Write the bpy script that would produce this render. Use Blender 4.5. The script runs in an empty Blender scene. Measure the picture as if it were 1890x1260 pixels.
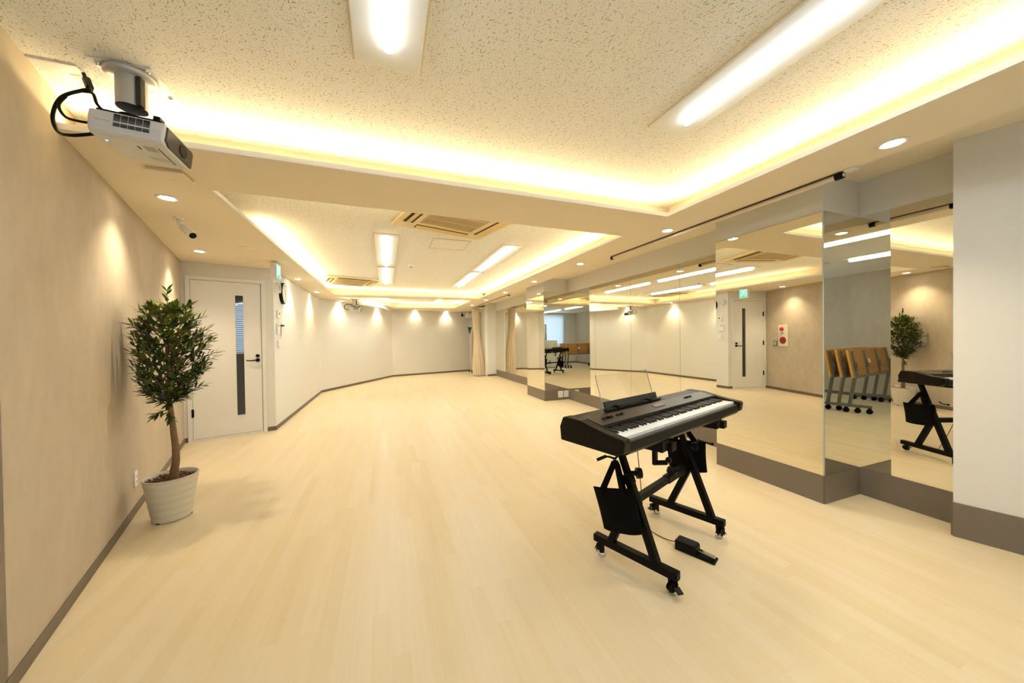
import bpy, bmesh, math, random
from mathutils import Vector, Matrix, Euler
PI = math.pi
S = bpy.context.scene
COL = S.collection

# ------------------------------------------------------------------ camera, world, exposure
F_PX, PITCH, ROLL, YAW, EYE = 626.6, -0.0105, 0.0137, 0.3563, 1.3
cd = bpy.data.cameras.new('camera'); cam = bpy.data.objects.new('camera', cd); COL.objects.link(cam)
cd.sensor_width = 36.0; cd.lens = 36.0 * F_PX / 1890.0; cd.clip_start = 0.02; cd.clip_end = 100
def cam_matrix():
    s, c = math.sin(YAW), math.cos(YAW)
    r = Vector((c, -s, 0)); d = Vector((s, c, 0)); u = Vector((0, 0, 1))
    ps, pc = math.sin(PITCH), math.cos(PITCH)
    d2 = d * pc + u * ps; u2 = u * pc - d * ps
    rs, rc = math.sin(ROLL), math.cos(ROLL)
    r3 = r * rc - u2 * rs; u3 = r * rs + u2 * rc
    m = Matrix((r3, u3, -d2)).transposed().to_4x4()
    m.translation = Vector((0, 0, EYE))
    return m
cam.matrix_world = cam_matrix()
S.camera = cam
w = bpy.data.worlds.new('world'); S.world = w; w.use_nodes = True
w.node_tree.nodes['Background'].inputs[0].default_value = (0.75, 0.87, 1.0, 1)
w.node_tree.nodes['Background'].inputs[1].default_value = 0.5
vs = S.view_settings
S.display_settings.display_device = 'sRGB'
vs.view_transform = 'Standard'; vs.look = 'None'; vs.gamma = 1.0; vs.use_curve_mapping = False
vs.exposure = 1.36
cy = S.cycles
cy.max_bounces = 8; cy.diffuse_bounces = 4; cy.glossy_bounces = 6; cy.transmission_bounces = 6; cy.transparent_max_bounces = 8
cy.sample_clamp_indirect = 6.0; cy.use_adaptive_sampling = True; cy.adaptive_threshold = 0.1
cy.use_denoising = True; cy.caustics_refractive = False; cy.blur_glossy = 0.5

WARM = (1.0, 0.79, 0.43)      # cove led strips
DOWN = (1.0, 0.83, 0.58)      # downlights
TUBE = (0.86, 0.955, 1.0)      # fluorescent tubes
E_COVE, E_TUBE, P_DOWN, P_TUBE = 47.0, 4.5, 23.0, 3.4

ZS, ZH, ZB, ZM = 2.351, 2.52, 0.2153, 2.229      # soffit, slab, mirror plinth, mirror top

# ------------------------------------------------------------------ materials
def mat(name, col, rough=0.5, metal=0.0, spec=0.5, emit=None, es=0.0, alpha=None, trans=0.0, noise=None, bump=None):
    m = bpy.data.materials.new(name); m.use_nodes = True
    nt = m.node_tree; b = nt.nodes['Principled BSDF']
    b.inputs['Base Color'].default_value = (*col, 1); b.inputs['Roughness'].default_value = rough
    b.inputs['Metallic'].default_value = metal; b.inputs['Specular IOR Level'].default_value = spec
    if emit: b.inputs['Emission Color'].default_value = (*emit, 1); b.inputs['Emission Strength'].default_value = es
    if trans: b.inputs['Transmission Weight'].default_value = trans
    tc = None
    if noise or bump:
        tc = nt.nodes.new('ShaderNodeTexCoord')
    if noise:
        sc, amt = noise
        n = nt.nodes.new('ShaderNodeTexNoise'); n.inputs['Scale'].default_value = sc; n.inputs['Detail'].default_value = 4
        nt.links.new(tc.outputs['Object'], n.inputs['Vector'])
        mx = nt.nodes.new('ShaderNodeMix'); mx.data_type = 'RGBA'
        mx.inputs[6].default_value = (*[c * (1 - amt) for c in col], 1); mx.inputs[7].default_value = (*[min(1, c * (1 + amt)) for c in col], 1)
        nt.links.new(n.outputs['Fac'], mx.inputs[0]); nt.links.new(mx.outputs[2], b.inputs['Base Color'])
    if bump:
        sc, st = bump
        n2 = nt.nodes.new('ShaderNodeTexNoise'); n2.inputs['Scale'].default_value = sc; n2.inputs['Detail'].default_value = 3
        nt.links.new(tc.outputs['Object'], n2.inputs['Vector'])
        bp = nt.nodes.new('ShaderNodeBump'); bp.inputs['Strength'].default_value = st; bp.inputs['Distance'].default_value = 0.01
        nt.links.new(n2.outputs['Fac'], bp.inputs['Height']); nt.links.new(bp.outputs[0], b.inputs['Normal'])
    return m
def N(nt, t, **k):
    n = nt.nodes.new(t)
    for a, v in k.items(): setattr(n, a, v)
    return n

M = {}
M['white_wall'] = mat('white_wallpaper', (0.745, 0.73, 0.675), 0.75, noise=(60, 0.015), bump=(180, 0.06))
M['soffit'] = mat('soffit_wallpaper', (0.86, 0.765, 0.595), 0.75, noise=(60, 0.012))
M['trim'] = mat('white_gloss_trim', (0.84, 0.82, 0.79), 0.35, noise=(40, 0.01))
M['plinth'] = mat('grey_brown_plinth', (0.175, 0.143, 0.108), 0.42, noise=(9, 0.04))
M['base'] = mat('brown_vinyl_base', (0.155, 0.118, 0.082), 0.5, noise=(12, 0.05))
M['mirror'] = mat('mirror_silver', (0.83, 0.815, 0.735), 0.0, 1.0)
M['mirror_edge'] = mat('mirror_edge_glass', (0.42, 0.46, 0.42), 0.2, 0.3)
M['black'] = mat('black_plastic', (0.0042, 0.0038, 0.0033), 0.45, spec=0.16, noise=(30, 0.2))
M['black_metal'] = mat('black_powder_coat', (0.004, 0.0036, 0.0028), 0.48, spec=0.12, noise=(80, 0.2))
M['piano'] = mat('piano_black_satin', (0.0055, 0.0042, 0.0026), 0.36, spec=0.2, noise=(50, 0.15))
M['panel'] = mat('piano_panel', (0.024, 0.020, 0.015), 0.30, noise=(50, 0.1))
M['whitekey'] = mat('white_key', (0.82, 0.81, 0.78), 0.22, noise=(5, 0.01))
M['blackkey'] = mat('black_key', (0.015, 0.013, 0.012), 0.3, noise=(20, 0.15))
M['felt'] = mat('black_canvas', (0.0065, 0.006, 0.006), 0.95, spec=0.1, noise=(120, 0.4), bump=(220, 0.3))
M['white_plastic'] = mat('white_plastic', (0.80, 0.79, 0.76), 0.35, noise=(20, 0.01))
M['ivory_plastic'] = mat('ivory_plastic', (0.72, 0.62, 0.42), 0.4, noise=(20, 0.02))
M['grey_plastic'] = mat('grey_plastic', (0.42, 0.42, 0.40), 0.4, noise=(20, 0.03))
M['proj'] = mat('projector_case', (0.70, 0.69, 0.67), 0.38, noise=(40, 0.02))
M['silver'] = mat('silver_paint', (0.52, 0.52, 0.51), 0.3, 0.4, noise=(30, 0.03))
M['chrome'] = mat('chrome', (0.75, 0.75, 0.74), 0.12, 1.0, noise=(20, 0.02))
M['dark'] = mat('dark_slot', (0.02, 0.018, 0.015), 0.7, noise=(20, 0.1))
M['darkbrown'] = mat('dark_brown_slot', (0.07, 0.045, 0.022), 0.6, noise=(20, 0.1))
M['door'] = mat('door_face', (0.80, 0.785, 0.75), 0.4, noise=(25, 0.01))
M['line'] = mat('shadow_gap', (0.22, 0.20, 0.17), 0.7, noise=(20, 0.05))
M['pot'] = mat('cream_pot', (0.66, 0.61, 0.49), 0.55, noise=(8, 0.03))
M['bark'] = mat('trunk_bark', (0.20, 0.115, 0.05), 0.8, noise=(45, 0.35), bump=(60, 0.4))
M['chips'] = mat('bark_chips', (0.135, 0.058, 0.022), 0.85, noise=(38, 0.6), bump=(70, 0.5))
M['leaf'] = mat('olive_leaf', (0.036, 0.066, 0.010), 0.42, spec=0.3, noise=(16, 0.55))
M['leaf_young'] = mat('young_olive_leaf', (0.12, 0.155, 0.018), 0.42, spec=0.3, noise=(16, 0.4))
M['twig'] = mat('twig', (0.14, 0.10, 0.04), 0.8, noise=(30, 0.3))
M['olive'] = mat('olive_fruit', (0.012, 0.009, 0.008), 0.25, noise=(20, 0.2))
M['curtain'] = mat('cream_curtain', (0.64, 0.53, 0.36), 0.85, noise=(90, 0.05), bump=(300, 0.2))
M['cream_tube'] = mat('cream_tube', (0.72, 0.62, 0.50), 0.5, noise=(30, 0.02))
M['wood'] = mat('table_wood', (0.42, 0.22, 0.065), 0.45, noise=(9, 0.2))
M['wood_edge'] = mat('table_edge', (0.72, 0.42, 0.10), 0.45, noise=(9, 0.08))
M['table_metal'] = mat('table_grey_metal', (0.17, 0.175, 0.15), 0.45, 0.2, noise=(30, 0.05))
M['fridge'] = mat('fridge_white', (0.68, 0.69, 0.66), 0.35, noise=(15, 0.01))
M['red'] = mat('red_plastic', (0.30, 0.012, 0.010), 0.3, noise=(20, 0.1))
M['red_lamp'] = mat('red_lamp', (0.32, 0.01, 0.008), 0.25, emit=(1, 0.03, 0.02), es=0.12)
M['cream_plate'] = mat('cream_plate', (0.78, 0.72, 0.55), 0.4, noise=(20, 0.02))
M['clock_face'] = mat('clock_face', (0.85, 0.84, 0.80), 0.4, noise=(20, 0.01))
M['lcd'] = mat('lcd', (0.16, 0.13, 0.06), 0.25, noise=(40, 0.1))
M['screen'] = mat('piano_lcd', (0.075, 0.05, 0.018), 0.2, noise=(40, 0.1))
M['exit_green'] = mat('exit_green', (0.02, 0.50, 0.36), 0.4, emit=(0.02, 0.62, 0.42), es=0.35)
M['exit_white'] = mat('exit_white', (0.9, 0.95, 0.92), 0.4, emit=(0.85, 1.0, 0.95), es=0.4)
M['led'] = mat('led_strip', (0.9, 0.85, 0.7), 0.5, emit=WARM, es=E_COVE)
M['tube'] = mat('fluorescent_diffuser', (0.9, 0.95, 1.0), 0.4, emit=TUBE, es=E_TUBE)
M['downlens'] = mat('downlight_lens', (0.95, 0.92, 0.85), 0.4, emit=(1.0, 0.88, 0.68), es=14.0)
M['blue_led'] = mat('blue_led', (0.3, 0.3, 0.9), 0.3, emit=(0.4, 0.4, 1.0), es=2.0)
M['sky_pane'] = mat('daylight_glass', (0.6, 0.7, 0.8), 0.1, emit=(0.75, 0.87, 1.0), es=1.6)
M['green_cloth'] = mat('green_cloth', (0.02, 0.13, 0.02), 0.7, noise=(30, 0.2))
M['ac'] = mat('ac_cream_plastic', (0.74, 0.60, 0.34), 0.45, noise=(20, 0.02))
M['ac_vane'] = mat('ac_vane', (0.66, 0.47, 0.18), 0.45, noise=(20, 0.04))
M['grille'] = mat('ac_grille_slats', (0.50, 0.39, 0.21), 0.5, noise=(20, 0.05))

def make_glass(name, tint, glossy):
    m = bpy.data.materials.new(name); m.use_nodes = True; nt = m.node_tree; nt.nodes.remove(nt.nodes['Principled BSDF'])
    t = N(nt, 'ShaderNodeBsdfTransparent'); t.inputs[0].default_value = (*tint, 1)
    g = N(nt, 'ShaderNodeBsdfGlossy'); g.inputs['Roughness'].default_value = 0.02
    fr = N(nt, 'ShaderNodeFresnel'); fr.inputs[0].default_value = 1.45
    mu = N(nt, 'ShaderNodeMath', operation='MULTIPLY'); mu.inputs[1].default_value = glossy
    mx = N(nt, 'ShaderNodeMixShader')
    nt.links.new(fr.outputs[0], mu.inputs[0]); nt.links.new(mu.outputs[0], mx.inputs[0])
    nt.links.new(t.outputs[0], mx.inputs[1]); nt.links.new(g.outputs[0], mx.inputs[2])
    nt.links.new(mx.outputs[0], nt.nodes['Material Output'].inputs[0]); return m
M['acrylic'] = make_glass('clear_acrylic', (0.988, 0.985, 0.975), 0.22)
M['pane'] = make_glass('door_glass', (0.80, 0.80, 0.78), 0.6)

def blind_mat():
    m = bpy.data.materials.new('white_blind'); m.use_nodes = True; nt = m.node_tree; b = nt.nodes['Principled BSDF']
    b.inputs['Base Color'].default_value = (0.82, 0.84, 0.86, 1); b.inputs['Roughness'].default_value = 0.8
    tl = N(nt, 'ShaderNodeBsdfTranslucent'); tl.inputs[0].default_value = (0.8, 0.87, 0.95, 1)
    mx = N(nt, 'ShaderNodeMixShader'); mx.inputs[0].default_value = 0.55
    nt.links.new(b.outputs[0], mx.inputs[1]); nt.links.new(tl.outputs[0], mx.inputs[2])
    nt.links.new(mx.outputs[0], nt.nodes['Material Output'].inputs[0]); return m
M['blind'] = blind_mat()

def floor_mat():
    m = bpy.data.materials.new('maple_strip_floor'); m.use_nodes = True; nt = m.node_tree; b = nt.nodes['Principled BSDF']; L = nt.links
    tc = N(nt, 'ShaderNodeTexCoord')
    mp = N(nt, 'ShaderNodeMapping'); mp.inputs['Rotation'].default_value = (0, 0, PI / 2); L.new(tc.outputs['Object'], mp.inputs[0])
    br = N(nt, 'ShaderNodeTexBrick'); br.offset = 0.37; br.offset_frequency = 2; br.squash = 0.72; br.squash_frequency = 3
    br.inputs['Scale'].default_value = 1.0; br.inputs['Brick Width'].default_value = 0.86; br.inputs['Row Height'].default_value = 0.076
    br.inputs['Mortar Size'].default_value = 0.0007; br.inputs['Mortar Smooth'].default_value = 0.6; br.inputs['Bias'].default_value = 0.0
    br.inputs['Color1'].default_value = (0, 0, 0, 1); br.inputs['Color2'].default_value = (1, 1, 1, 1); br.inputs['Mortar'].default_value = (0.25, 0.25, 0.25, 1)
    L.new(mp.outputs[0], br.inputs['Vector'])
    # per-strip offset of the grain
    mp2 = N(nt, 'ShaderNodeMapping'); mp2.inputs['Scale'].default_value = (58, 1.0, 1); L.new(tc.outputs['Object'], mp2.inputs[0])
    ad = N(nt, 'ShaderNodeVectorMath', operation='MULTIPLY_ADD'); ad.inputs[1].default_value = (7, 7, 7); L.new(br.outputs['Color'], ad.inputs[0]); L.new(mp2.outputs[0], ad.inputs[2])
    g = N(nt, 'ShaderNodeTexNoise'); g.inputs['Scale'].default_value = 1.0; g.inputs['Detail'].default_value = 5; g.inputs['Roughness'].default_value = 0.6; L.new(ad.outputs[0], g.inputs['Vector'])
    mp3 = N(nt, 'ShaderNodeMapping'); mp3.inputs['Scale'].default_value = (9, 0.35, 1); L.new(tc.outputs['Object'], mp3.inputs[0])
    ad3 = N(nt, 'ShaderNodeVectorMath', operation='MULTIPLY_ADD'); ad3.inputs[1].default_value = (3, 5, 2); L.new(br.outputs['Color'], ad3.inputs[0]); L.new(mp3.outputs[0], ad3.inputs[2])
    g2 = N(nt, 'ShaderNodeTexNoise'); g2.inputs['Scale'].default_value = 1.0; g2.inputs['Detail'].default_value = 2; L.new(ad3.outputs[0], g2.inputs['Vector'])
    a1 = N(nt, 'ShaderNodeMath', operation='MULTIPLY_ADD'); a1.inputs[1].default_value = 0.27; L.new(br.outputs['Color'], a1.inputs[0])
    a0 = N(nt, 'ShaderNodeMath', operation='MULTIPLY'); a0.inputs[1].default_value = 0.50; L.new(g.outputs['Fac'], a0.inputs[0]); L.new(a0.outputs[0], a1.inputs[2])
    a2 = N(nt, 'ShaderNodeMath', operation='MULTIPLY_ADD'); a2.inputs[1].default_value = 0.48; L.new(g2.outputs['Fac'], a2.inputs[0]); L.new(a1.outputs[0], a2.inputs[2])
    cr = N(nt, 'ShaderNodeValToRGB'); e = cr.color_ramp.elements
    e[0].position = 0.22; e[0].color = (0.665, 0.53, 0.31, 1); e[1].position = 0.92; e[1].color = (0.75, 0.64, 0.455, 1)
    k = cr.color_ramp.elements.new(0.55); k.color = (0.71, 0.585, 0.37, 1)
    L.new(a2.outputs[0], cr.inputs[0]); L.new(cr.outputs[0], b.inputs['Base Color'])
    b.inputs['Roughness'].default_value = 0.36; b.inputs['Specular IOR Level'].default_value = 0.35
    return m
M['floor'] = floor_mat()

def ceiling_mat():
    m = bpy.data.materials.new('fissured_ceiling_board'); m.use_nodes = True; nt = m.node_tree; b = nt.nodes['Principled BSDF']; L = nt.links
    tc = N(nt, 'ShaderNodeTexCoord'); prev = None
    for scale, stretch, th, off, lo in ((58.0, 4.4, 0.36, 0.0, 0.30), (40.0, 5.4, 0.42, 3.7, 0.45), (130.0, 1.6, 0.30, 8.1, 0.35)):
        mp = N(nt, 'ShaderNodeMapping'); mp.inputs['Location'].default_value = (off, off * 0.6, 0); L.new(tc.outputs['Object'], mp.inputs[0])
        v = N(nt, 'ShaderNodeTexVoronoi', voronoi_dimensions='2D'); v.inputs['Scale'].default_value = scale; L.new(mp.outputs[0], v.inputs['Vector'])
        d = N(nt, 'ShaderNodeVectorMath', operation='SUBTRACT'); L.new(mp.outputs[0], d.inputs[0]); L.new(v.outputs['Position'], d.inputs[1])
        sx = N(nt, 'ShaderNodeSeparateXYZ'); L.new(v.outputs['Color'], sx.inputs[0])
        an = N(nt, 'ShaderNodeMath', operation='MULTIPLY'); an.inputs[1].default_value = 2.0; L.new(sx.outputs[0], an.inputs[0])
        ro = N(nt, 'ShaderNodeVectorRotate', rotation_type='Z_AXIS'); L.new(d.outputs[0], ro.inputs['Vector']); L.new(an.outputs[0], ro.inputs['Angle'])
        ms = N(nt, 'ShaderNodeVectorMath', operation='MULTIPLY'); ms.inputs[1].default_value = (scale, scale * stretch, 0); L.new(ro.outputs[0], ms.inputs[0])
        ln = N(nt, 'ShaderNodeVectorMath', operation='LENGTH'); L.new(ms.outputs[0], ln.inputs[0])
        # fleck radius varies per cell; many cells have none
        r1 = N(nt, 'ShaderNodeMapRange'); r1.inputs['From Min'].default_value = lo; r1.inputs['From Max'].default_value = 1.0
        r1.inputs['To Min'].default_value = 0.0; r1.inputs['To Max'].default_value = th; L.new(sx.outputs[1], r1.inputs['Value'])
        lt = N(nt, 'ShaderNodeMath', operation='LESS_THAN'); L.new(ln.outputs['Value'], lt.inputs[0]); L.new(r1.outputs[0], lt.inputs[1])
        if prev is None: prev = lt
        else:
            mxx = N(nt, 'ShaderNodeMath', operation='MAXIMUM'); L.new(prev.outputs[0], mxx.inputs[0]); L.new(lt.outputs[0], mxx.inputs[1]); prev = mxx
    mx = N(nt, 'ShaderNodeMix', data_type='RGBA'); mx.inputs[6].default_value = (0.885, 0.865, 0.815, 1); mx.inputs[7].default_value = (0.42, 0.36, 0.27, 1)
    L.new(prev.outputs[0], mx.inputs[0]); L.new(mx.outputs[2], b.inputs['Base Color']); b.inputs['Roughness'].default_value = 0.85
    bp = N(nt, 'ShaderNodeBump', invert=True); bp.inputs['Strength'].default_value = 0.4; bp.inputs['Distance'].default_value = 0.003
    L.new(prev.outputs[0], bp.inputs['Height']); L.new(bp.outputs[0], b.inputs['Normal'])
    return m
M['ceiling'] = ceiling_mat()

def taupe_mat():
    m = bpy.data.materials.new('taupe_plaster_wallpaper'); m.use_nodes = True; nt = m.node_tree; b = nt.nodes['Principled BSDF']; L = nt.links
    tc = N(nt, 'ShaderNodeTexCoord')
    mp = N(nt, 'ShaderNodeMapping'); mp.inputs['Scale'].default_value = (1, 1, 0.55); L.new(tc.outputs['Object'], mp.inputs[0])
    n1 = N(nt, 'ShaderNodeTexNoise'); n1.inputs['Scale'].default_value = 2.2; n1.inputs['Detail'].default_value = 6; n1.inputs['Roughness'].default_value = 0.62; n1.inputs['Distortion'].default_value = 0.6; L.new(mp.outputs[0], n1.inputs['Vector'])
    n2 = N(nt, 'ShaderNodeTexNoise'); n2.inputs['Scale'].default_value = 14; n2.inputs['Detail'].default_value = 4; L.new(mp.outputs[0], n2.inputs['Vector'])
    a = N(nt, 'ShaderNodeMath', operation='MULTIPLY_ADD'); a.inputs[1].default_value = 0.35; L.new(n2.outputs['Fac'], a.inputs[0])
    a0 = N(nt, 'ShaderNodeMath', operation='MULTIPLY'); a0.inputs[1].default_value = 0.65; L.new(n1.outputs['Fac'], a0.inputs[0]); L.new(a0.outputs[0], a.inputs[2])
    cr = N(nt, 'ShaderNodeValToRGB'); e = cr.color_ramp.elements
    e[0].position = 0.34; e[0].color = (0.480, 0.400, 0.298, 1); e[1].position = 0.68; e[1].color = (0.580, 0.492, 0.375, 1)
    L.new(a.outputs[0], cr.inputs[0]); L.new(cr.outputs[0], b.inputs['Base Color']); b.inputs['Roughness'].default_value = 0.8
    bp = N(nt, 'ShaderNodeBump'); bp.inputs['Strength'].default_value = 0.12; bp.inputs['Distance'].default_value = 0.01
    L.new(n2.outputs['Fac'], bp.inputs['Height']); L.new(bp.outputs[0], b.inputs['Normal'])
    return m
M['taupe'] = taupe_mat()

# ------------------------------------------------------------------ mesh helpers
class MB:
    def __init__(self): self.v = []; self.f = []; self.mi = []; self.sm = []
    def add(self, vs_, fs, mi=0, smooth=False):
        o = len(self.v); self.v += [tuple(p) for p in vs_]
        for f in fs: self.f.append(tuple(i + o for i in f)); self.mi.append(mi); self.sm.append(smooth)
        return self
    def obox(self, M4, hx, hy, hz, mi=0):
        vs_ = [M4 @ Vector((x * hx, y * hy, z * hz)) for z in (-1, 1) for y in (-1, 1) for x in (-1, 1)]
        return self.add(vs_, [(0, 2, 3, 1), (4, 5, 7, 6), (0, 1, 5, 4), (2, 6, 7, 3), (0, 4, 6, 2), (1, 3, 7, 5)], mi)
    def box(self, x0, x1, y0, y1, z0, z1, mi=0):
        return self.obox(Matrix.Translation(((x0 + x1) / 2, (y0 + y1) / 2, (z0 + z1) / 2)), abs(x1 - x0) / 2, abs(y1 - y0) / 2, abs(z1 - z0) / 2, mi)
    def bar(self, p, q, wx, wy, up=(0, 0, 1), mi=0):
        p = Vector(p); q = Vector(q); d = q - p; L = d.length; z = d.normalized(); u = Vector(up)
        if abs(z.dot(u)) > 0.99: u = Vector((0, 1, 0))
        x = u.cross(z).normalized(); y = z.cross(x)
        m = Matrix((x, y, z)).transposed().to_4x4(); m.translation = (p + q) / 2
        return self.obox(m, wx / 2, wy / 2, L / 2, mi)
    def prism(self, poly, z0, z1, mi=0):
        n = len(poly); vs_ = [(x, y, z0) for x, y in poly] + [(x, y, z1) for x, y in poly]
        fs = [tuple(range(n - 1, -1, -1)), tuple(range(n, 2 * n))] + [(i, (i + 1) % n, n + (i + 1) % n, n + i) for i in range(n)]
        return self.add(vs_, fs, mi)
    def extr(self, prof, x0, x1, mi=0):      # profile in (y,z) extruded along x
        n = len(prof); vs_ = [(x0, y, z) for y, z in prof] + [(x1, y, z) for y, z in prof]
        fs = [tuple(range(n)), tuple(range(2 * n - 1, n - 1, -1))] + [(i, n + i, n + (i + 1) % n, (i + 1) % n) for i in range(n)]
        return self.add(vs_, fs, mi)
    def cyl(self, p, q, r0, r1=None, n=20, mi=0, caps=True):
        r1 = r0 if r1 is None else r1
        p = Vector(p); q = Vector(q); z = (q - p).normalized(); u = Vector((0, 0, 1)) if abs(z.z) < 0.9 else Vector((1, 0, 0))
        x = u.cross(z).normalized(); y = z.cross(x)
        a = [p + (x * math.cos(2 * PI * i / n) + y * math.sin(2 * PI * i / n)) * r0 for i in range(n)]
        b = [q + (x * math.cos(2 * PI * i / n) + y * math.sin(2 * PI * i / n)) * r1 for i in range(n)]
        self.add(a + b, [(i, (i + 1) % n, n + (i + 1) % n, n + i) for i in range(n)], mi, True)
        if caps: self.add(a + b, [tuple(range(n - 1, -1, -1)), tuple(range(n, 2 * n))], mi)
        return self
    def lathe(self, prof, n=32, c=(0, 0, 0), mi=0, sx=1.0, sy=1.0, smooth=True):
        vs_ = []; k = len(prof)
        for r, z in prof:
            for i in range(n): vs_.append((c[0] + sx * r * math.cos(2 * PI * i / n), c[1] + sy * r * math.sin(2 * PI * i / n), c[2] + z))
        fs = [(j * n + i, j * n + (i + 1) % n, (j + 1) * n + (i + 1) % n, (j + 1) * n + i) for j in range(k - 1) for i in range(n)]
        return self.add(vs_, fs, mi, smooth)
    def tube(self, pts, r, n=10, mi=0):
        pts = [Vector(p) for p in pts]; k = len(pts)
        rs = r if isinstance(r, (list, tuple)) else [r] * k
        t = [(pts[min(i + 1, k - 1)] - pts[max(i - 1, 0)]).normalized() for i in range(k)]
        u = Vector((0, 0, 1)) if abs(t[0].z) < 0.9 else Vector((1, 0, 0)); x = u.cross(t[0]).normalized(); vs_ = []
        for i in range(k):
            x = (x - t[i] * x.dot(t[i])).normalized(); y = t[i].cross(x)
            for j in range(n):
                a = 2 * PI * j / n; vs_.append(pts[i] + (x * math.cos(a) + y * math.sin(a)) * rs[i])
        fs = [(i * n + j, i * n + (j + 1) % n, (i + 1) * n + (j + 1) % n, (i + 1) * n + j) for i in range(k - 1) for j in range(n)]
        fs += [tuple(range(n - 1, -1, -1)), tuple(range((k - 1) * n, k * n))]
        return self.add(vs_, fs, mi, True)
    def sphere(self, c, r, n=16, mi=0, sz=1.0):
        prof = [(r * math.sin(PI * i / n), -r * sz * math.cos(PI * i / n)) for i in range(n + 1)]
        prof[0] = (0.0001, prof[0][1]); prof[-1] = (0.0001, prof[-1][1])
        return self.lathe(prof, n, c, mi)
    def build(self, name, mats, parent=None, bevel=0.0, loc=None, seg=2):
        me = bpy.data.meshes.new(name); me.from_pydata(self.v, [], self.f)
        mats = mats if isinstance(mats, (list, tuple)) else [mats]
        for m in mats: me.materials.append(M[m] if isinstance(m, str) else m)
        for p, mi, s in zip(me.polygons, self.mi, self.sm): p.material_index = mi; p.use_smooth = s
        bm = bmesh.new(); bm.from_mesh(me); bmesh.ops.recalc_face_normals(bm, faces=bm.faces); bm.to_mesh(me); bm.free()
        o = bpy.data.objects.new(name, me); COL.objects.link(o)
        if parent: o.parent = parent
        if loc: o.location = loc
        if bevel:
            b = o.modifiers.new('bevel', 'BEVEL'); b.width = bevel; b.segments = seg; b.limit_method = 'ANGLE'; b.angle_limit = 0.6; b.harden_normals = False
        return o
def spline(pts, k=8):
    P = [Vector(p) for p in pts]; out = []
    for i in range(len(P) - 1):
        a, b, c, d = P[max(i - 1, 0)], P[i], P[i + 1], P[min(i + 2, len(P) - 1)]
        for j in range(k):
            t = j / k
            out.append(0.5 * ((2 * b) + (c - a) * t + (2 * a - 5 * b + 4 * c - d) * t * t + (3 * b - a - 3 * c + d) * t ** 3))
    out.append(P[-1]); return out
def tag(o, label, cat, group=None, kind=None):
    o['label'] = label; o['category'] = cat
    if group: o['group'] = group
    if kind: o['kind'] = kind
    return o
def thing(name, label, cat, loc=(0, 0, 0), rz=0.0, group=None):
    o = bpy.data.objects.new(name, None); COL.objects.link(o); o.location = loc; o.rotation_euler = (0, 0, rz)
    o.empty_display_size = 0.1
    return tag(o, label, cat, group)
def dup(root, loc=None, rz=None, label=None, group=None):
    r = root.copy(); COL.objects.link(r)
    if loc is not None: r.location = loc
    if rz is not None: r.rotation_euler = (0, 0, rz)
    if label: r['label'] = label
    if group: r['group'] = group
    for ch in list(root.children):
        c = ch.copy(); COL.objects.link(c); c.parent = r
        for g in list(ch.children):
            d = g.copy(); COL.objects.link(d); d.parent = c
    return r
def struct(o): o['kind'] = 'structure'; return o

# ------------------------------------------------------------------ floor, slab, walls
LA = 0.2901
WD = Vector((math.sin(LA), -math.cos(LA)))          # along the taupe wall towards the camera
C0 = Vector((-2.456, 5.581)); D0 = C0 + Vector((math.cos(LA), math.sin(LA))) * 0.9732
E1 = C0 + WD * 4.01
W1 = Vector((-1.520, 9.594)); W2 = Vector((0.217, 12.58)); W3 = Vector((3.160, 13.34))
struct(MB().box(-4.5, 4.2, -2.8, 14.6, -0.05, 0).build('floor', 'floor'))
struct(MB().box(-2.75, 4.2, -2.85, 14.2, ZH, ZH + 0.08).build('ceiling', 'ceiling'))

def wall(name, A, B, m, z0=0.0, z1=ZH, th=0.10, parent=None, ext=0.0):   # room lies to the right of A->B
    A = Vector(A); B = Vector(B); d = (B - A).normalized(); n = Vector((-d.y, d.x)) * th
    A = A - d * ext; B = B + d * ext
    return struct(MB().prism([A, B, B + n, A + n], z0, z1).build(name, m, parent))
def skirt(name, A, B, m, h=0.06, th=0.008):
    A = Vector(A); B = Vector(B); d = (B - A).normalized(); n = Vector((d.y, -d.x)) * th
    return struct(MB().prism([A, A + n, B + n, B], 0, h).build(name, m, None, 0.002))
EJ = E1 + Vector((-math.cos(LA), -math.sin(LA))) * 0.56
wall('wall_left', E1, C0, 'taupe')
wall('wall_left_return', EJ, E1, 'taupe')
wall('wall_left_rear', (-1.90, -0.97), (EJ.x, EJ.y), 'taupe')
wall('wall_left_step', (-1.98, -0.97), (-1.90, -0.97), 'taupe')
wall('wall_left_back', (-1.98, -2.70), (-1.98, -0.97), 'taupe')
wall('wall_far_left', D0, W1, 'white_wall')
wall('wall_far_corner', W1, W2, 'white_wall')
wall('wall_far', W2, W3, 'white_wall')
wall('wall_far_niche', W3, (3.92, 13.14), 'white_wall')
wall('wall_far_right', (3.90, 13.3), (3.90, 11.25), 'white_wall')
skirt('baseboard_left', E1, C0, 'base'); skirt('baseboard_left_return', EJ, E1, 'base')
skirt('baseboard_left_rear', (-1.90, -0.97), (EJ.x, EJ.y), 'base'); skirt('baseboard_left_back', (-1.98, -2.70), (-1.98, -0.97), 'base')
skirt('baseboard_far_left', D0, W1, 'base'); skirt('baseboard_far_corner', W1, W2, 'base'); skirt('baseboard_far', W2, W3, 'base')
skirt('baseboard_far_niche', W3, (3.90, 13.14), 'base')
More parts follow.
